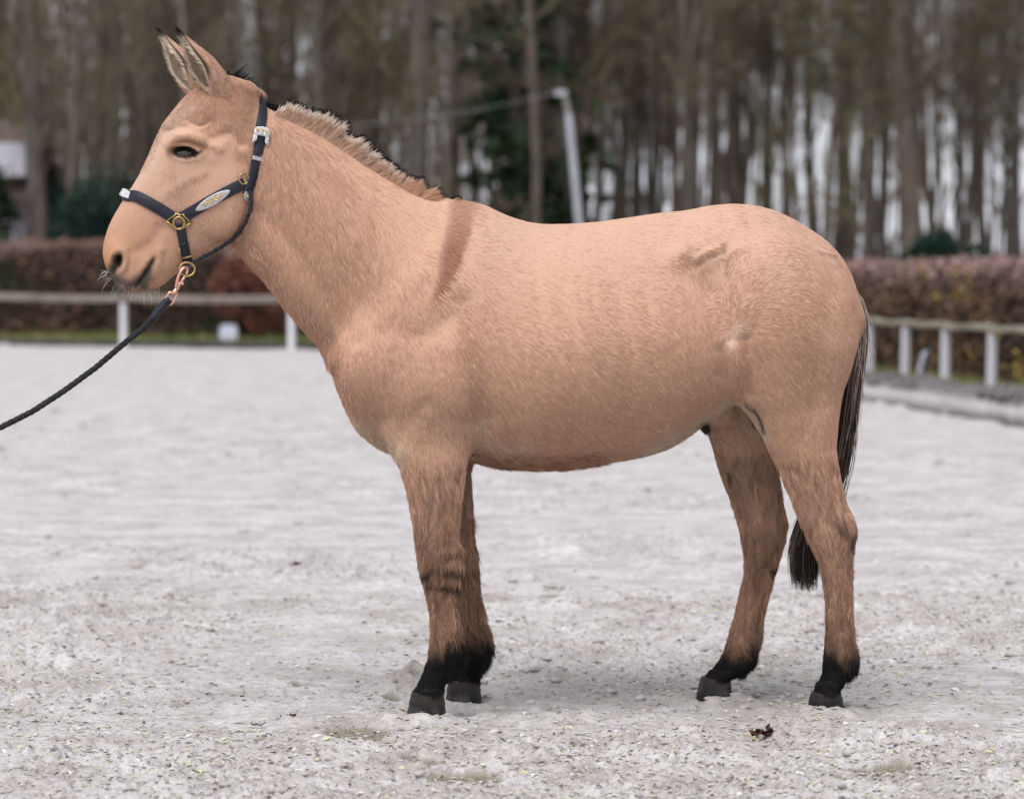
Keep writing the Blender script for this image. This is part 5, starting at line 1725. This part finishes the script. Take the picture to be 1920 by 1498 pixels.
hair_obj("mane", np.concatenate([q[0] for q in ms]), np.concatenate([q[1] for q in ms]), np.concatenate([q[2] for q in ms]), mule)

# ---- tail
path = np.array([U(*p, yl) for *p, yl in [(1562, 520, 0.0), (1588, 545, 0.0), (1603, 598, 0.0), (1602, 660, 0.0), (1592, 730, 0.0), (1582, 800, 0.0), (1572, 860, 0.005), (1552, 915, 0.01), (1528, 965, 0.015), (1513, 1010, 0.015), (1508, 1050, 0.015), (1509, 1085, 0.015)]])
pathr = resample(path, 60)
V, F = tube(pathr[:26], np.interp(np.arange(26), [0, 4, 25], [0.018, 0.026, 0.012]), 14)
N_tail = 6800
r = np.random.default_rng(77)
t0 = 0.50 * r.random(N_tail) ** 1.15
t1 = np.clip(t0 + 0.25 + 0.45 * r.random(N_tail), 0, 1.0); t1 = np.where(r.random(N_tail) < 0.62, 0.74 + 0.30 * r.random(N_tail) ** 0.85, t1)
t1 = np.where(r.random(N_tail) < 0.22, np.minimum(t0 + 0.10 + 0.08 * r.random(N_tail), 1), t1)
k = 9
s = np.linspace(0, 1, k)
tt = t0[:, None] + (t1 - t0)[:, None] * s[None]
Pc = np.stack([np.interp(tt, np.linspace(0, 1, 60), pathr[:, i]) for i in range(3)], -1)
extra = np.maximum(tt - 1, 0)
Pc[..., 2] -= extra * 0.9
ang = r.random(N_tail) * 6.283; rr_ = np.sqrt(r.random(N_tail))
prof = np.interp(tt, [0, 0.1, 0.2, 0.45, 0.6, 0.75, 0.9, 1.05], [0.020, 0.034, 0.034, 0.031, 0.029, 0.034, 0.040, 0.028])
Pc[..., 0] += np.cos(ang)[:, None] * rr_[:, None] * prof
Pc[..., 1] += np.sin(ang)[:, None] * rr_[:, None] * prof * 1.3
Pc += np.cumsum(r.standard_normal((N_tail, k, 3)) * 0.0012, axis=1)
wv = (vnoise(ang * 5, t0 * 9, 3) - .5)
Pc[..., 0] += (wv[:, None] * 0.030 * s[None] ** 2)
stray = r.random(N_tail) < 0.05
Pc[..., 0] += np.where(stray, 0.035 * r.random(N_tail), 0)[:, None] * s[None] ** 2
rad = np.full((N_tail, k), 0.0007); rad[:, -1] = 0.0002
tm = (t0 + t1) / 2
side_pale = (t0 < 0.36) & (t1 < 0.66)
col = np.where(side_pale[:, None], np.array([[0.46, 0.37, 0.31]]), np.array([[0.14, 0.10, 0.08]])) * (0.55 + 0.9 * r.random((N_tail, 1)))
col = np.where((t1 > 0.9)[:, None] & (t0 > 0.18)[:, None], np.array([[0.016, 0.013, 0.012]]) * (0.6 + 0.9 * r.random((N_tail, 1))), col)
V2, F2 = np.array(V), F
col = np.where((t0 > 0.28)[:, None], np.array([[0.022, 0.017, 0.015]]) * (0.6 + 0.9 * r.random((N_tail, 1))), col)
me = mesh_obj("tail", V2, F2, M_coat, mule, smooth=True, colors=np.tile(np.array([[0.20, 0.13, 0.09]]), (len(V2), 1)))
hair_obj("tail_hair", Pc, rad, col, me)

# ---- chin beard and whiskers
r = np.random.default_rng(12)
n = 110
wp = []
for _ in range(n):
    q = r.random()
    if q < 0.55: a_ = (r.uniform(250, 300), r.uniform(536, 545), (0.12 + 0.25 * r.standard_normal(), -1.0), 0.015 + 0.05 * r.random() ** 2, (0.55, 0.46, 0.36))
    elif q < 0.90: a_ = (r.uniform(212, 258), r.uniform(522, 543), (-0.35 + 0.2 * r.standard_normal(), -0.75), r.uniform(0.010, 0.026), (0.62, 0.58, 0.54))
    else: a_ = (r.uniform(198, 214), r.uniform(500, 526), (-1.0, -0.25 + 0.45 * r.standard_normal()), r.uniform(0.015, 0.035), (0.70, 0.67, 0.64))
    wp.append(a_)
P, col = [], []
for x, y, d, Lw, cw in wp:
    h_ = hit(x, y) 
    p0 = h_[0] if h_ is not None else U(x, y, r.uniform(-0.03, 0.02))
    p0 = p0 + np.array([0, r.uniform(0, 0.05), 0]) * (1 if h_ is not None else 0)
    dd = np.array([d[0], r.standard_normal() * 0.35 - 0.1, d[1]])
    dd = unit(dd)
    P.append([p0 + dd * Lw * q + np.array([0.25 * Lw * q * q * np.sign(-dd[0]) * (abs(dd[0]) > 0.6) * 0.3, 0, -0.35 * Lw * q * q * (abs(dd[0]) > 0.5)]) for q in (0, .35, .7, 1)]); col.append(np.array(cw) * r.uniform(0.6, 1.2))
hair_obj("whiskers", np.array(P), np.tile(np.array([[0.00032, 0.00028, 0.0002, 0.00008]]), (n, 1)), np.array(col), mule)

r = np.random.default_rng(6)
lp_ = np.repeat(np.array(LASH), 2, 0); n_ = len(lp_)
ld = unit(np.stack([-0.25 + 0.3 * r.standard_normal(n_), -1.0 + 0 * r.random(n_), -0.55 + 0.25 * r.standard_normal(n_)], 1))
ll = 0.010 + 0.010 * r.random(n_)
P = lp_[:, None] + ld[:, None] * (np.array([0, .4, .75, 1.0])[None, :, None] * ll[:, None, None]); P[:, :, 2] += (np.array([0, .1, .25, .5])[None] * ll[:, None]) * 0.3
hair_obj("eyelashes", P, np.tile(np.array([[0.0005, 0.0005, 0.0004, 0.00015]]), (n_, 1)), np.tile(np.array([[0.02, 0.015, 0.012]]), (n_, 1)), mule)

# ------------------------------------------------------------------ halter and lead rope
M_leather = mat_noise("navy_black_leather", (0.008, 0.009, 0.014), (0.022, 0.024, 0.036), 25, 0.48, 0.3, spec=0.32, bdist=0.002)
M_silver = mat_noise("engraved_silver", (0.32, 0.31, 0.30), (0.66, 0.65, 0.64), 260, 0.36, 0.7, metallic=0.9, bdist=0.002)
M_gold = mat_noise("brass", (0.36, 0.25, 0.09), (0.52, 0.39, 0.17), 60, 0.3, 0.2, metallic=0.85, bdist=0.001)
M_goldpat = mat_noise("gold_overlay", (0.60, 0.42, 0.10), (0.80, 0.60, 0.22), 90, 0.35, 0.4, metallic=0.6, bdist=0.001)
M_copper = mat_noise("rose_gold_metal", (0.72, 0.38, 0.28), (0.88, 0.52, 0.42), 40, 0.22, 0.1, metallic=0.85, bdist=0.001)
M_rope = mat_noise("black_braided_rope", (0.010, 0.010, 0.012), (0.030, 0.030, 0.034), 120, 0.8, 0.6, bdist=0.003)
M_stitch = mat_noise("grey_stitching", (0.03, 0.032, 0.045), (0.06, 0.065, 0.085), 90, 0.7)

hal = empty("halter"); hal.rotation_euler = (0, 0, PHI)
tag(hal, "black leather halter with silver and brass fittings on the mule's head", "halter")
HL = lambda name, V, F, mat, parent=hal, smooth=True: mesh_obj(name, V, F, mat, parent, smooth=smooth)


def ring_pts(a_, b_, th0, th1, n):
    """points round the head in the plane through two photo pixels and the sideways axis;
    angle 0 faces the camera side, 90 the first pixel's end, -90 the second's"""
    Pa, Pb = U(*a_), U(*b_)
    c_ = (Pa + Pb) / 2; u = unit(Pa - Pb)
    out = []
    for th in np.radians(np.linspace(th0, th1, n)):
        d = u * math.sin(th) + np.array([0, -1, 0]) * math.cos(th)
        loc, nn, i_, t_ = BVH.ray_cast(Vector(c_ + d * 0.5), Vector(-d))
        if loc is not None: out.append((np.array(loc), np.array(nn)))
    return out


def surf_path(pxs, n=24):
    q = resample(np.array(pxs, float), n)
    return [h_ for h_ in (hit(a_, b_) for a_, b_ in q) if h_ is not None]


def strap(name, pn, half, thick=0.004, lift=0.002, mat=None, parent=hal, taper=None, smooth_n=3):
    p = np.array([a_ for a_, _ in pn]); nn = np.array([b_ for _, b_ in pn])
    for _ in range(smooth_n):
        p[1:-1] = .25 * p[:-2] + .5 * p[1:-1] + .25 * p[2:]; nn[1:-1] = .25 * nn[:-2] + .5 * nn[1:-1] + .25 * nn[2:]
    nn = unit(nn); t = unit(np.gradient(p, axis=0)); w = unit(np.cross(t, nn)); nn = unit(np.cross(w, t))
    V, F = [], []
    k_ = len(p)
    hv = np.broadcast_to(half if taper is None else half * np.array(taper), (k_,))
    prof = [(-1, 0), (-1, .7), (-.9, 1), (0, 1.12), (.9, 1), (1, .7), (1, 0)]
    for i in range(k_):
        for a_, b_ in prof:
            V.append(p[i] + w[i] * a_ * hv[i] + nn[i] * (lift + b_ * thick))
    m_ = len(prof)
    for i in range(k_ - 1):
        for q in range(m_):
            F.append((i * m_ + q, i * m_ + (q + 1) % m_, (i + 1) * m_ + (q + 1) % m_, (i + 1) * m_ + q))
    F.append(tuple(range(m_))[::-1]); F.append(tuple((k_ - 1) * m_ + q for q in range(m_)))
    o = HL(name, V, F, mat or M_leather, parent)
    # a line of stitching along both edges
    if name.endswith("strap") or name == "noseband":
        SV, SF = [], []
        for sgn in (-0.8, 0.8):
            tv_, tf_ = tube([p[i] + w[i] * sgn * hv[i] + nn[i] * (lift + thick * 1.04) for i in range(k_)], 0.0006, 4)
            SF += [tuple(x_ + len(SV) for x_ in f_) for f_ in tf_]; SV += tv_
        st = HL("stitching", SV, SF, M_stitch, o); st["kind"] = "stuff"
    return o, p, w, nn


def torus_along(name, c_, nrm, ra, rb, rt, mat, parent, up=(0, 0, 1)):
    nrm = unit(np.array(nrm, float)); u = unit(np.cross(up, nrm)); v = np.cross(nrm, u)
    pth = [c_ + u * ra * math.cos(a_) + v * rb * math.sin(a_) for a_ in np.linspace(0, 2 * math.pi, 33)]
    V, F = tube(pth, rt, 8, cap=False)
    return HL(name, V, F, mat, parent)


def plate(name, c_, nrm, axis, outline, thick, mat, parent):
    """flat ornament from an outline in (along, across) metres, with a domed face"""
    nrm = unit(np.array(nrm, float)); ax_ = unit(np.array(axis) - nrm * np.dot(axis, nrm)); ac = np.cross(nrm, ax_)
    n_ = len(outline)
    V = [c_ + ax_ * a_ + ac * b_ for a_, b_ in outline] + [c_ + ax_ * a_ + ac * b_ + nrm * thick * .7 for a_, b_ in outline] + [c_ + ax_ * a_ * .85 + ac * b_ * .82 + nrm * thick for a_, b_ in outline]
    F = [(i, (i + 1) % n_, n_ + (i + 1) % n_, n_ + i) for i in range(n_)] + [(n_ + i, n_ + (i + 1) % n_, 2 * n_ + (i + 1) % n_, 2 * n_ + i) for i in range(n_)]
    F.append(tuple(2 * n_ + i for i in range(n_))); F.append(tuple(range(n_))[::-1])
    return mesh_obj(name, V, F, mat, parent)


S = 1 / 690.0
# noseband: from the near ring over the nose to the far side
nb1 = surf_path([(330, 411), (300, 392), (270, 375), (250, 366)], 18)
nb2 = ring_pts((231, 364), (334, 414), 62, 172, 26)
strap("noseband", nb1 + nb2, 0.0155, 0.0045)
# front plate of the noseband
q = nb2[3]
pl_ = plate("nose_plate", q[0] + q[1] * 0.007 + np.array([0.004, -0.008, 0]), q[1] * 0.6 + np.array([0, -0.7, 0.1]), U(240, 360) - U(256, 370), [(-.022, 0), (-.012, -.009), (.008, -.012), (.02, -.010), (.02, .010), (.008, .012), (-.012, .009)], 0.003, M_silver, hal)
# cheekpiece with its oval silver concho
ck = surf_path([(342, 408), (370, 392), (400, 374), (430, 358), (458, 344)], 24)
strap("cheek_strap", ck, 0.0155, 0.0045)
mid = surf_path([(398, 376.5), (401, 375)], 3)[1]
oval = [(0.054 * math.cos(a_) * (1 - 0.12 * abs(math.sin(a_))), 0.0135 * math.sin(a_)) for a_ in np.linspace(0, 2 * math.pi, 28, endpoint=False)]
con = plate("concho", mid[0] + mid[1] * 0.007, mid[1], U(430, 357) - U(370, 392), oval, 0.0035, M_silver, hal)
def scroll(parent, c_, nrm, axis, spots, mat):
    SV, SF = [], []
    nrm = unit(nrm); ax_ = unit(np.array(axis) - nrm * np.dot(axis, nrm)); ac = np.cross(nrm, ax_)
    for a0, b0, rr2, tw in spots:
        pth = [c_ + ax_ * (a0 + rr2 * (1 - 0.6 * q) * math.cos(tw + q * 6)) + ac * (b0 + 0.7 * rr2 * (1 - 0.6 * q) * math.sin(tw + q * 6)) + nrm * 0.0042 for q in np.linspace(0, 1, 9)]
        tv_, tf_ = tube(pth, 0.0016, 5); SF += [tuple(x_ + len(SV) for x_ in f_) for f_ in tf_]; SV += tv_
    return mesh_obj("gold_scroll", SV, SF, mat, parent, smooth=True)
scroll(con, mid[0] + mid[1] * 0.007, mid[1], U(430, 357) - U(370, 392), [(-.022, .001, .007, 0), (-.010, -.002, .007, 2), (.002, .002, .007, 1), (.014, -.001, .007, 3), (.025, .001, .005, 2)], M_goldpat)
# crown strap over the poll, and down the far cheek
cr1 = surf_path([(483, 262), (488, 240), (492, 215), (493, 196)], 12)
cr2 = ring_pts((490, 182), (470, 330), 70, 190, 30)
strap("crown_strap", cr1 + cr2, 0.0135, 0.0045)
# buckled billet: its own layer, with holes
bl_ = surf_path([(490, 252), (486, 275), (480, 300), (473, 328), (464, 356), (460, 366)], 22)
bo, bp_, bw_, bn_ = strap("billet_strap", bl_, 0.0140, 0.0045, 0.0055)
for px, py in ((485, 283), (475, 317), (470, 336)):
    i_ = int(np.argmin([np.hypot(*(np.array(project(a_[None])).ravel() - (px, py))) for a_ in bp_]))
    V, F = tube([bp_[i_] + bn_[i_] * 0.0095, bp_[i_] + bn_[i_] * 0.0112], 0.0021, 10); HL("hole", V, F, M_rope, bo)
# backing strap under the billet, the far half a mirrored billet
bk = [(a_ * np.array([1, -1, 1]), b_ * np.array([1, -1, 1])) for a_, b_ in bl_]
strap("billet_strap", bk, 0.0140, 0.0045, 0.0035)
ckm = [(a_ * np.array([1, -1, 1]), b_ * np.array([1, -1, 1])) for a_, b_ in ck]
strap("cheek_strap", ckm, 0.0155, 0.0045)
# silver buckle with scalloped top
h_ = hit(490, 253); axd = U(492, 240) - U(486, 270)
bc = h_[0] + h_[1] * 0.0105
fr = empty("buckle"); fr.parent = hal
nrm = unit(h_[1]); ax_ = unit(axd - nrm * np.dot(axd, nrm)); ac = np.cross(nrm, ax_)
top_ = [(-.006, -.021), (.006, -.022), (.014, -.020), (.018, -.012), (.020, 0), (.018, .012), (.014, .020), (.006, .022), (-.006, .021)]
plate("buckle_plate", bc, nrm, axd, top_, 0.004, M_silver, fr)
for sg in (-1, 1):
    plate("buckle_prong", bc, nrm, axd, [(-.030, sg * .023), (-.024, sg * .014), (-.004, sg * .013), (-.004, sg * .0215)][::sg], 0.004, M_silver, fr)
V, F = tube([bc + nrm * .006 + ax_ * .004, bc + nrm * .0075 - ax_ * .008], 0.0016, 8); HL("tongue", V, F, M_silver, fr)
sc_ = scroll(fr, bc + nrm * 0.0008, nrm, axd, [(.008, -.012, .005, 0), (.012, 0, .004, 2), (.008, .012, .005, 1)], M_goldpat)
# keeper and tip
h_ = hit(481, 299); axd = U(484, 285) - U(477, 315)
plate("keeper", h_[0] + h_[1] * .0095, h_[1], axd, [(-.006, -.0165), (.006, -.0165), (.006, .0165), (-.006, .0165)], 0.004, M_silver, hal)
h_ = hit(460, 368); axd = U(464, 356) - U(458, 376)
tipo = plate("billet_tip", h_[0] + h_[1] * .0085, h_[1], axd, [(-.014, 0), (-.010, -.008), (.0, -.0135), (.011, -.0125), (.011, .0125), (.0, .0135), (-.010, .008)], 0.004, M_silver, hal)
scroll(tipo, h_[0] + h_[1] * .0085, h_[1], axd, [(0, 0, .006, 1)], M_goldpat)
h_ = hit(456, 336); torus_along("cheek_ring", h_[0] + h_[1] * 0.006, h_[1], 0.013, 0.015, 0.0022, M_gold, hal)
# brass square ring where noseband, cheekpiece and chin strap meet
h_ = hit(336, 415); nrm = unit(h_[1]); up_ = unit(np.array([0.1, 0, 1.0]) - nrm * np.dot(nrm, (0.1, 0, 1.0))); rt_ = np.cross(up_, nrm)
c_ = h_[0] + nrm * 0.008
if rt_[0] < 0: rt_ = -rt_
def brass_piece(name, loops):
    SV, SF = [], []
    for pth, rr2 in loops:
        tv_, tf_ = tube([c_ + rt_ * x_ + up_ * y_ + nrm * 0.0 for x_, y_ in pth], rr2, 8); SF += [tuple(i_ + len(SV) for i_ in f_) for f_ in tf_]; SV += tv_
    return HL(name, SV, SF, M_gold)
circ = [(0.0150 * math.cos(a_), -0.004 + 0.0165 * math.sin(a_)) for a_ in np.linspace(0, 2 * math.pi, 29)]
brass_piece("square_ring", [(circ, 0.0034), ([(-.010, .022), (0.0, .017), (.010, .022)], 0.0028), ([(-.034, -.002), (-.024, -.008), (-.010, -.019)], 0.003), ([(.034, 0.0), (.024, -.007), (.010, -.019)], 0.003), ([(-.034, -.002), (-.012, .016), (-.010, .022)], 0.0028), ([(.034, 0.0), (.012, .016), (.010, .022)], 0.0028)])
# chin strap with its own brass buckle
cs_ = surf_path([(338, 418), (341, 440), (345, 462), (349, 484), (350, 493)], 20)
co_, cp_, cw_, cn_ = strap("chin_strap", cs_, 0.0125, 0.0045, 0.004)
h_ = hit(347, 470); nrm = unit(h_[1]); ax_ = U(343, 455) - U(349, 485); ax_ = unit(ax_ - nrm * np.dot(ax_, nrm)); ac = np.cross(nrm, ax_)
bq = h_[0] + nrm * 0.0105
V, F = tube([bq + ax_ * a_ + ac * b_ for a_, b_ in [(.015, -.0155), (-.0, -.017), (-.015, -.0165), (-.0165, 0), (-.015, .0165), (0, .017), (.015, .0155)]], 0.0022, 8); HL("chin_buckle", V, F, M_gold)
V, F = tube([bq - ax_ * .012 + nrm * .002, bq - ax_ * .02 + nrm * .001], 0.0014, 6); HL("tongue", V, F, M_gold)
kp = surf_path([(337, 458), (343, 457), (349, 455)], 6); strap("strap_keeper", kp, 0.004, 0.003, 0.009, smooth_n=1)
for px, py in ((338.5, 431), (341, 443)):
    h_ = hit(px, py); V, F = tube([h_[0] + h_[1] * .008, h_[0] + h_[1] * .0102], 0.0016, 8); HL("hole", V, F, M_rope, co_)
under = ring_pts((336, 400), (352, 497), -55, -150, 14)
strap("chin_strap", under, 0.0125, 0.0045)
# lower ring, and the rolled throat strap up along the jaw
RC = U(351, 505, -0.055)
torus_along("lower_ring", RC, (0.15, -1, 0.1), 0.0205, 0.0185, 0.0030, M_gold, hal)
thr_px = [(362, 492), (385, 480), (404, 470), (425, 457), (440, 447), (455, 427), (466, 405), (473, 378), (468, 360)]
tq = resample(np.array(thr_px, float), 40)
tp = []
for a_, b_ in tq:
    dpl = np.interp(a_, [362, 400, 440, 470], [-0.052, -0.05, -0.06, -0.098])
    h2 = hit(a_ - 3, b_ - 3)
    tp.append(U(a_, b_, dpl if h2 is None else min(dpl, h2[0][1] - 0.002) if a_ > 440 else dpl))
tp = resample(np.array(tp), 60)
V, F = tube(tp, 0.0052, 9); HL("throat_cord", V, F, M_rope)
V, F = [], []
aa, bb2 = None, None
tw_ = []
tgv = unit(np.gradient(tp, axis=0))
for i in range(60):
    n1_ = unit(np.cross(tgv[i], (0, 1, 0))); n2_ = np.cross(tgv[i], n1_); w_ = i * 0.85
    tw_.append(tp[i] + 0.0042 * (n1_ * math.cos(w_) + n2_ * math.sin(w_)))
V, F = tube(tw_, 0.0030, 6); q = HL("cord_twist", V, F, M_leather)
fl_ = ring_pts((470, 360), (440, 440), 60, 150, 10)

# lead rope
rope = empty("lead_rope"); rope.rotation_euler = (0, 0, PHI)
tag(rope, "black lead rope with rose gold clip running from halter to the left edge", "lead rope")
RL = lambda name, V, F, mat: mesh_obj(name, V, F, mat, rope, smooth=True)
yl = -0.062
cl_a, cl_b = U(350, 507, yl), U(321, 553, yl)
def W(x, y, dy=0.0): return U(x, y, yl + dy)
V, F = tube(resample([W(347, 519, .004), W(352, 507, .008), W(350, 500, .004), W(343, 503, -.004), W(335, 516, -.006), (W(332, 529, -.004)), W(330, 540, 0)], 26), np.linspace(0.0036, 0.0050, 26), 9); RL("snap_hook", V, F, M_copper)
V, F = tube([W(349, 514, .004), W(341, 527, .002), W(331, 543, 0)], [0.0030, 0.0042, 0.0052], 10); RL("snap_gate", V, F, M_copper)
V, F = tube([W(340, 531, -.004), W(344, 533, -.008)], 0.0034, 8); RL("gate_knob", V, F, M_copper)
V, F = tube(resample([W(338, 530), W(331, 541), W(327, 549), W(325, 553)], 12), [.0060] * 4 + [.0052, .0046, .0046, .006, .0075, .0075, .006, .004], 12); RL("swivel", V, F, M_copper)
lp = [W(324, 551), W(318, 547), W(312, 557), W(310, 562), W(317, 572), W(322, 570), W(330, 557), W(332, 551), W(326, 549)]
V, F = tube(resample(lp, 36), 0.0036, 8); RL("swivel_loop", V, F, M_copper)
V, F = tube(resample([W(319, 562), W(312, 567), W(300, 580), W(285, 600)], 20), np.concatenate([[0.0085, .0105], np.linspace(.0112, .0108, 16), [.0108, .0102]]), 16); RL("leather_sleeve", V, F, M_leather)
rp_ = resample([W(287, 597), W(262, 621), W(240, 638), W(180, 689), W(120, 733), W(60, 772), W(0, 802), W(-80, 836), W(-200, 872), W(-330, 890)], 220)
V, F = tube(rp_, 0.0076, 12); RL("rope", V, F, M_rope)
tgv = unit(np.gradient(rp_, axis=0))
for ph in (0, 2.09, 4.19):
    pp_ = []
    for i in range(220):
        n1_ = unit(np.cross(tgv[i], (0, 1, 0))); n2_ = np.cross(tgv[i], n1_); w_ = i * 0.55 + ph
        pp_.append(rp_[i] + 0.0048 * (n1_ * math.cos(w_) + n2_ * math.sin(w_)))
    V, F = tube(pp_, 0.0040, 7); RL("strand", V, F, M_rope)

# ------------------------------------------------------------------ fallen leaves
M_leaf = mat_noise("dead_leaf", (0.045, 0.016, 0.012), (0.085, 0.03, 0.02), 60, 0.6, 0.4, bdist=0.004)
M_leafmauve = mat_noise("faded_leaf", (0.16, 0.10, 0.10), (0.26, 0.17, 0.165), 60, 0.7)
M_leafred = mat_noise("red_leaf", (0.20, 0.045, 0.02), (0.30, 0.08, 0.035), 60, 0.6)
M_straw = mat_noise("straw", (0.42, 0.30, 0.17), (0.55, 0.42, 0.28), 50, 0.7)
def leaf(px, py, sz, mat, label, seed, pieces=1, name="dead_leaf"):
    r = np.random.default_rng(seed)
    p = on_ground(px, py); z0 = ground_h(np.array([p[0]]), np.array([p[1]]))[0][0]
    o = empty(name, (p[0], p[1], z0 + (0.002 if p[1] < 1.5 else 0.012))); tag(o, label, "leaf")
    for q in range(pieces):
        n_ = 14
        off = r.standard_normal(3) * sz * (0.42 if pieces > 1 else 0) * np.array([1, .6, .3]); az = r.random() * 6.28; tl_ = r.uniform(-.9, .9)
        V = [(0, 0, 0)]; V2 = []
        for i in range(n_):
            a_ = 2 * math.pi * i / n_
            rr2 = sz * (0.42 + 0.22 * r.random()) * (1 + 0.25 * math.cos(2 * a_))
            x_, y_ = rr2 * math.cos(a_), rr2 * math.sin(a_) * 0.75
            V.append((x_, y_, 0.9 * (x_ * x_ + 1.6 * y_ * y_) / sz + 0.10 * sz * r.standard_normal()))
        V = np.array(V)
        ca, sa = math.cos(tl_), math.sin(tl_)
        V = np.stack([V[:, 0], V[:, 1] * ca - V[:, 2] * sa, V[:, 1] * sa + V[:, 2] * ca], 1)
        ca, sa = math.cos(az), math.sin(az)
        V = np.stack([V[:, 0] * ca - V[:, 1] * sa, V[:, 0] * sa + V[:, 1] * ca, V[:, 2]], 1) + off
        V[:, 2] -= V[:, 2].min() - 0.001 - max(off[2], 0)
        T_ = V.copy(); T_[:, 2] += 0.0012
        m_ = n_ + 1
        F = [(0, 1 + (i + 1) % n_, 1 + i) for i in range(n_)] + [(m_, m_ + 1 + i, m_ + 1 + (i + 1) % n_) for i in range(n_)] + [(1 + i, 1 + (i + 1) % n_, m_ + 1 + (i + 1) % n_, m_ + 1 + i) for i in range(n_)]
        mesh_obj("leaf_blade", np.concatenate([V, T_]), F, mat, o, smooth=True)
    return o
leaf(1435, 1389, 0.034, M_leaf, "crumpled dark red brown leaf on the sand in front of the hind hooves", 1, 6)
leaf(555, 1066, 0.024, M_leaf, "small dark leaf scrap lying in the sand far in front of the forelegs", 2, 5)
leaf(543, 1351, 0.012, M_leaf, "tiny dark brown leaf scrap left of the near fore hoof", 3, 2)
leaf(482, 1371, 0.020, M_leafmauve, "faded mauve leaf lying beside a tiny brown scrap", 4, 2)
leaf(657, 1478, 0.011, M_leafred, "bright red leaf scrap at the bottom edge of the sand", 5, 1)
leaf(1722, 1442, 0.010, M_leafred, "small red leaf scrap beside a muddy puddle at lower right", 6, 1)
leaf(270, 1357, 0.013, M_leafmauve, "pale pinkish leaf scrap in the sand at lower left", 7, 1)
leaf(527, 1352, 0.008, M_leaf, "smallest brown leaf crumb just left of a dark scrap", 8, 1)
p0, p1 = on_ground(1392, 1386), on_ground(1424, 1399)
V, F = tube(resample([np.array([p0[0], p0[1], 0.014]), (p0 + p1) / 2 + np.array([0, 0, .018]), np.array([p1[0], p1[1], 0.012])], 9), 0.0022, 6)
o = mesh_obj("straw_stalk", V, F, M_straw); tag(o, "short straw stalk beside the crumpled dark leaf", "straw")
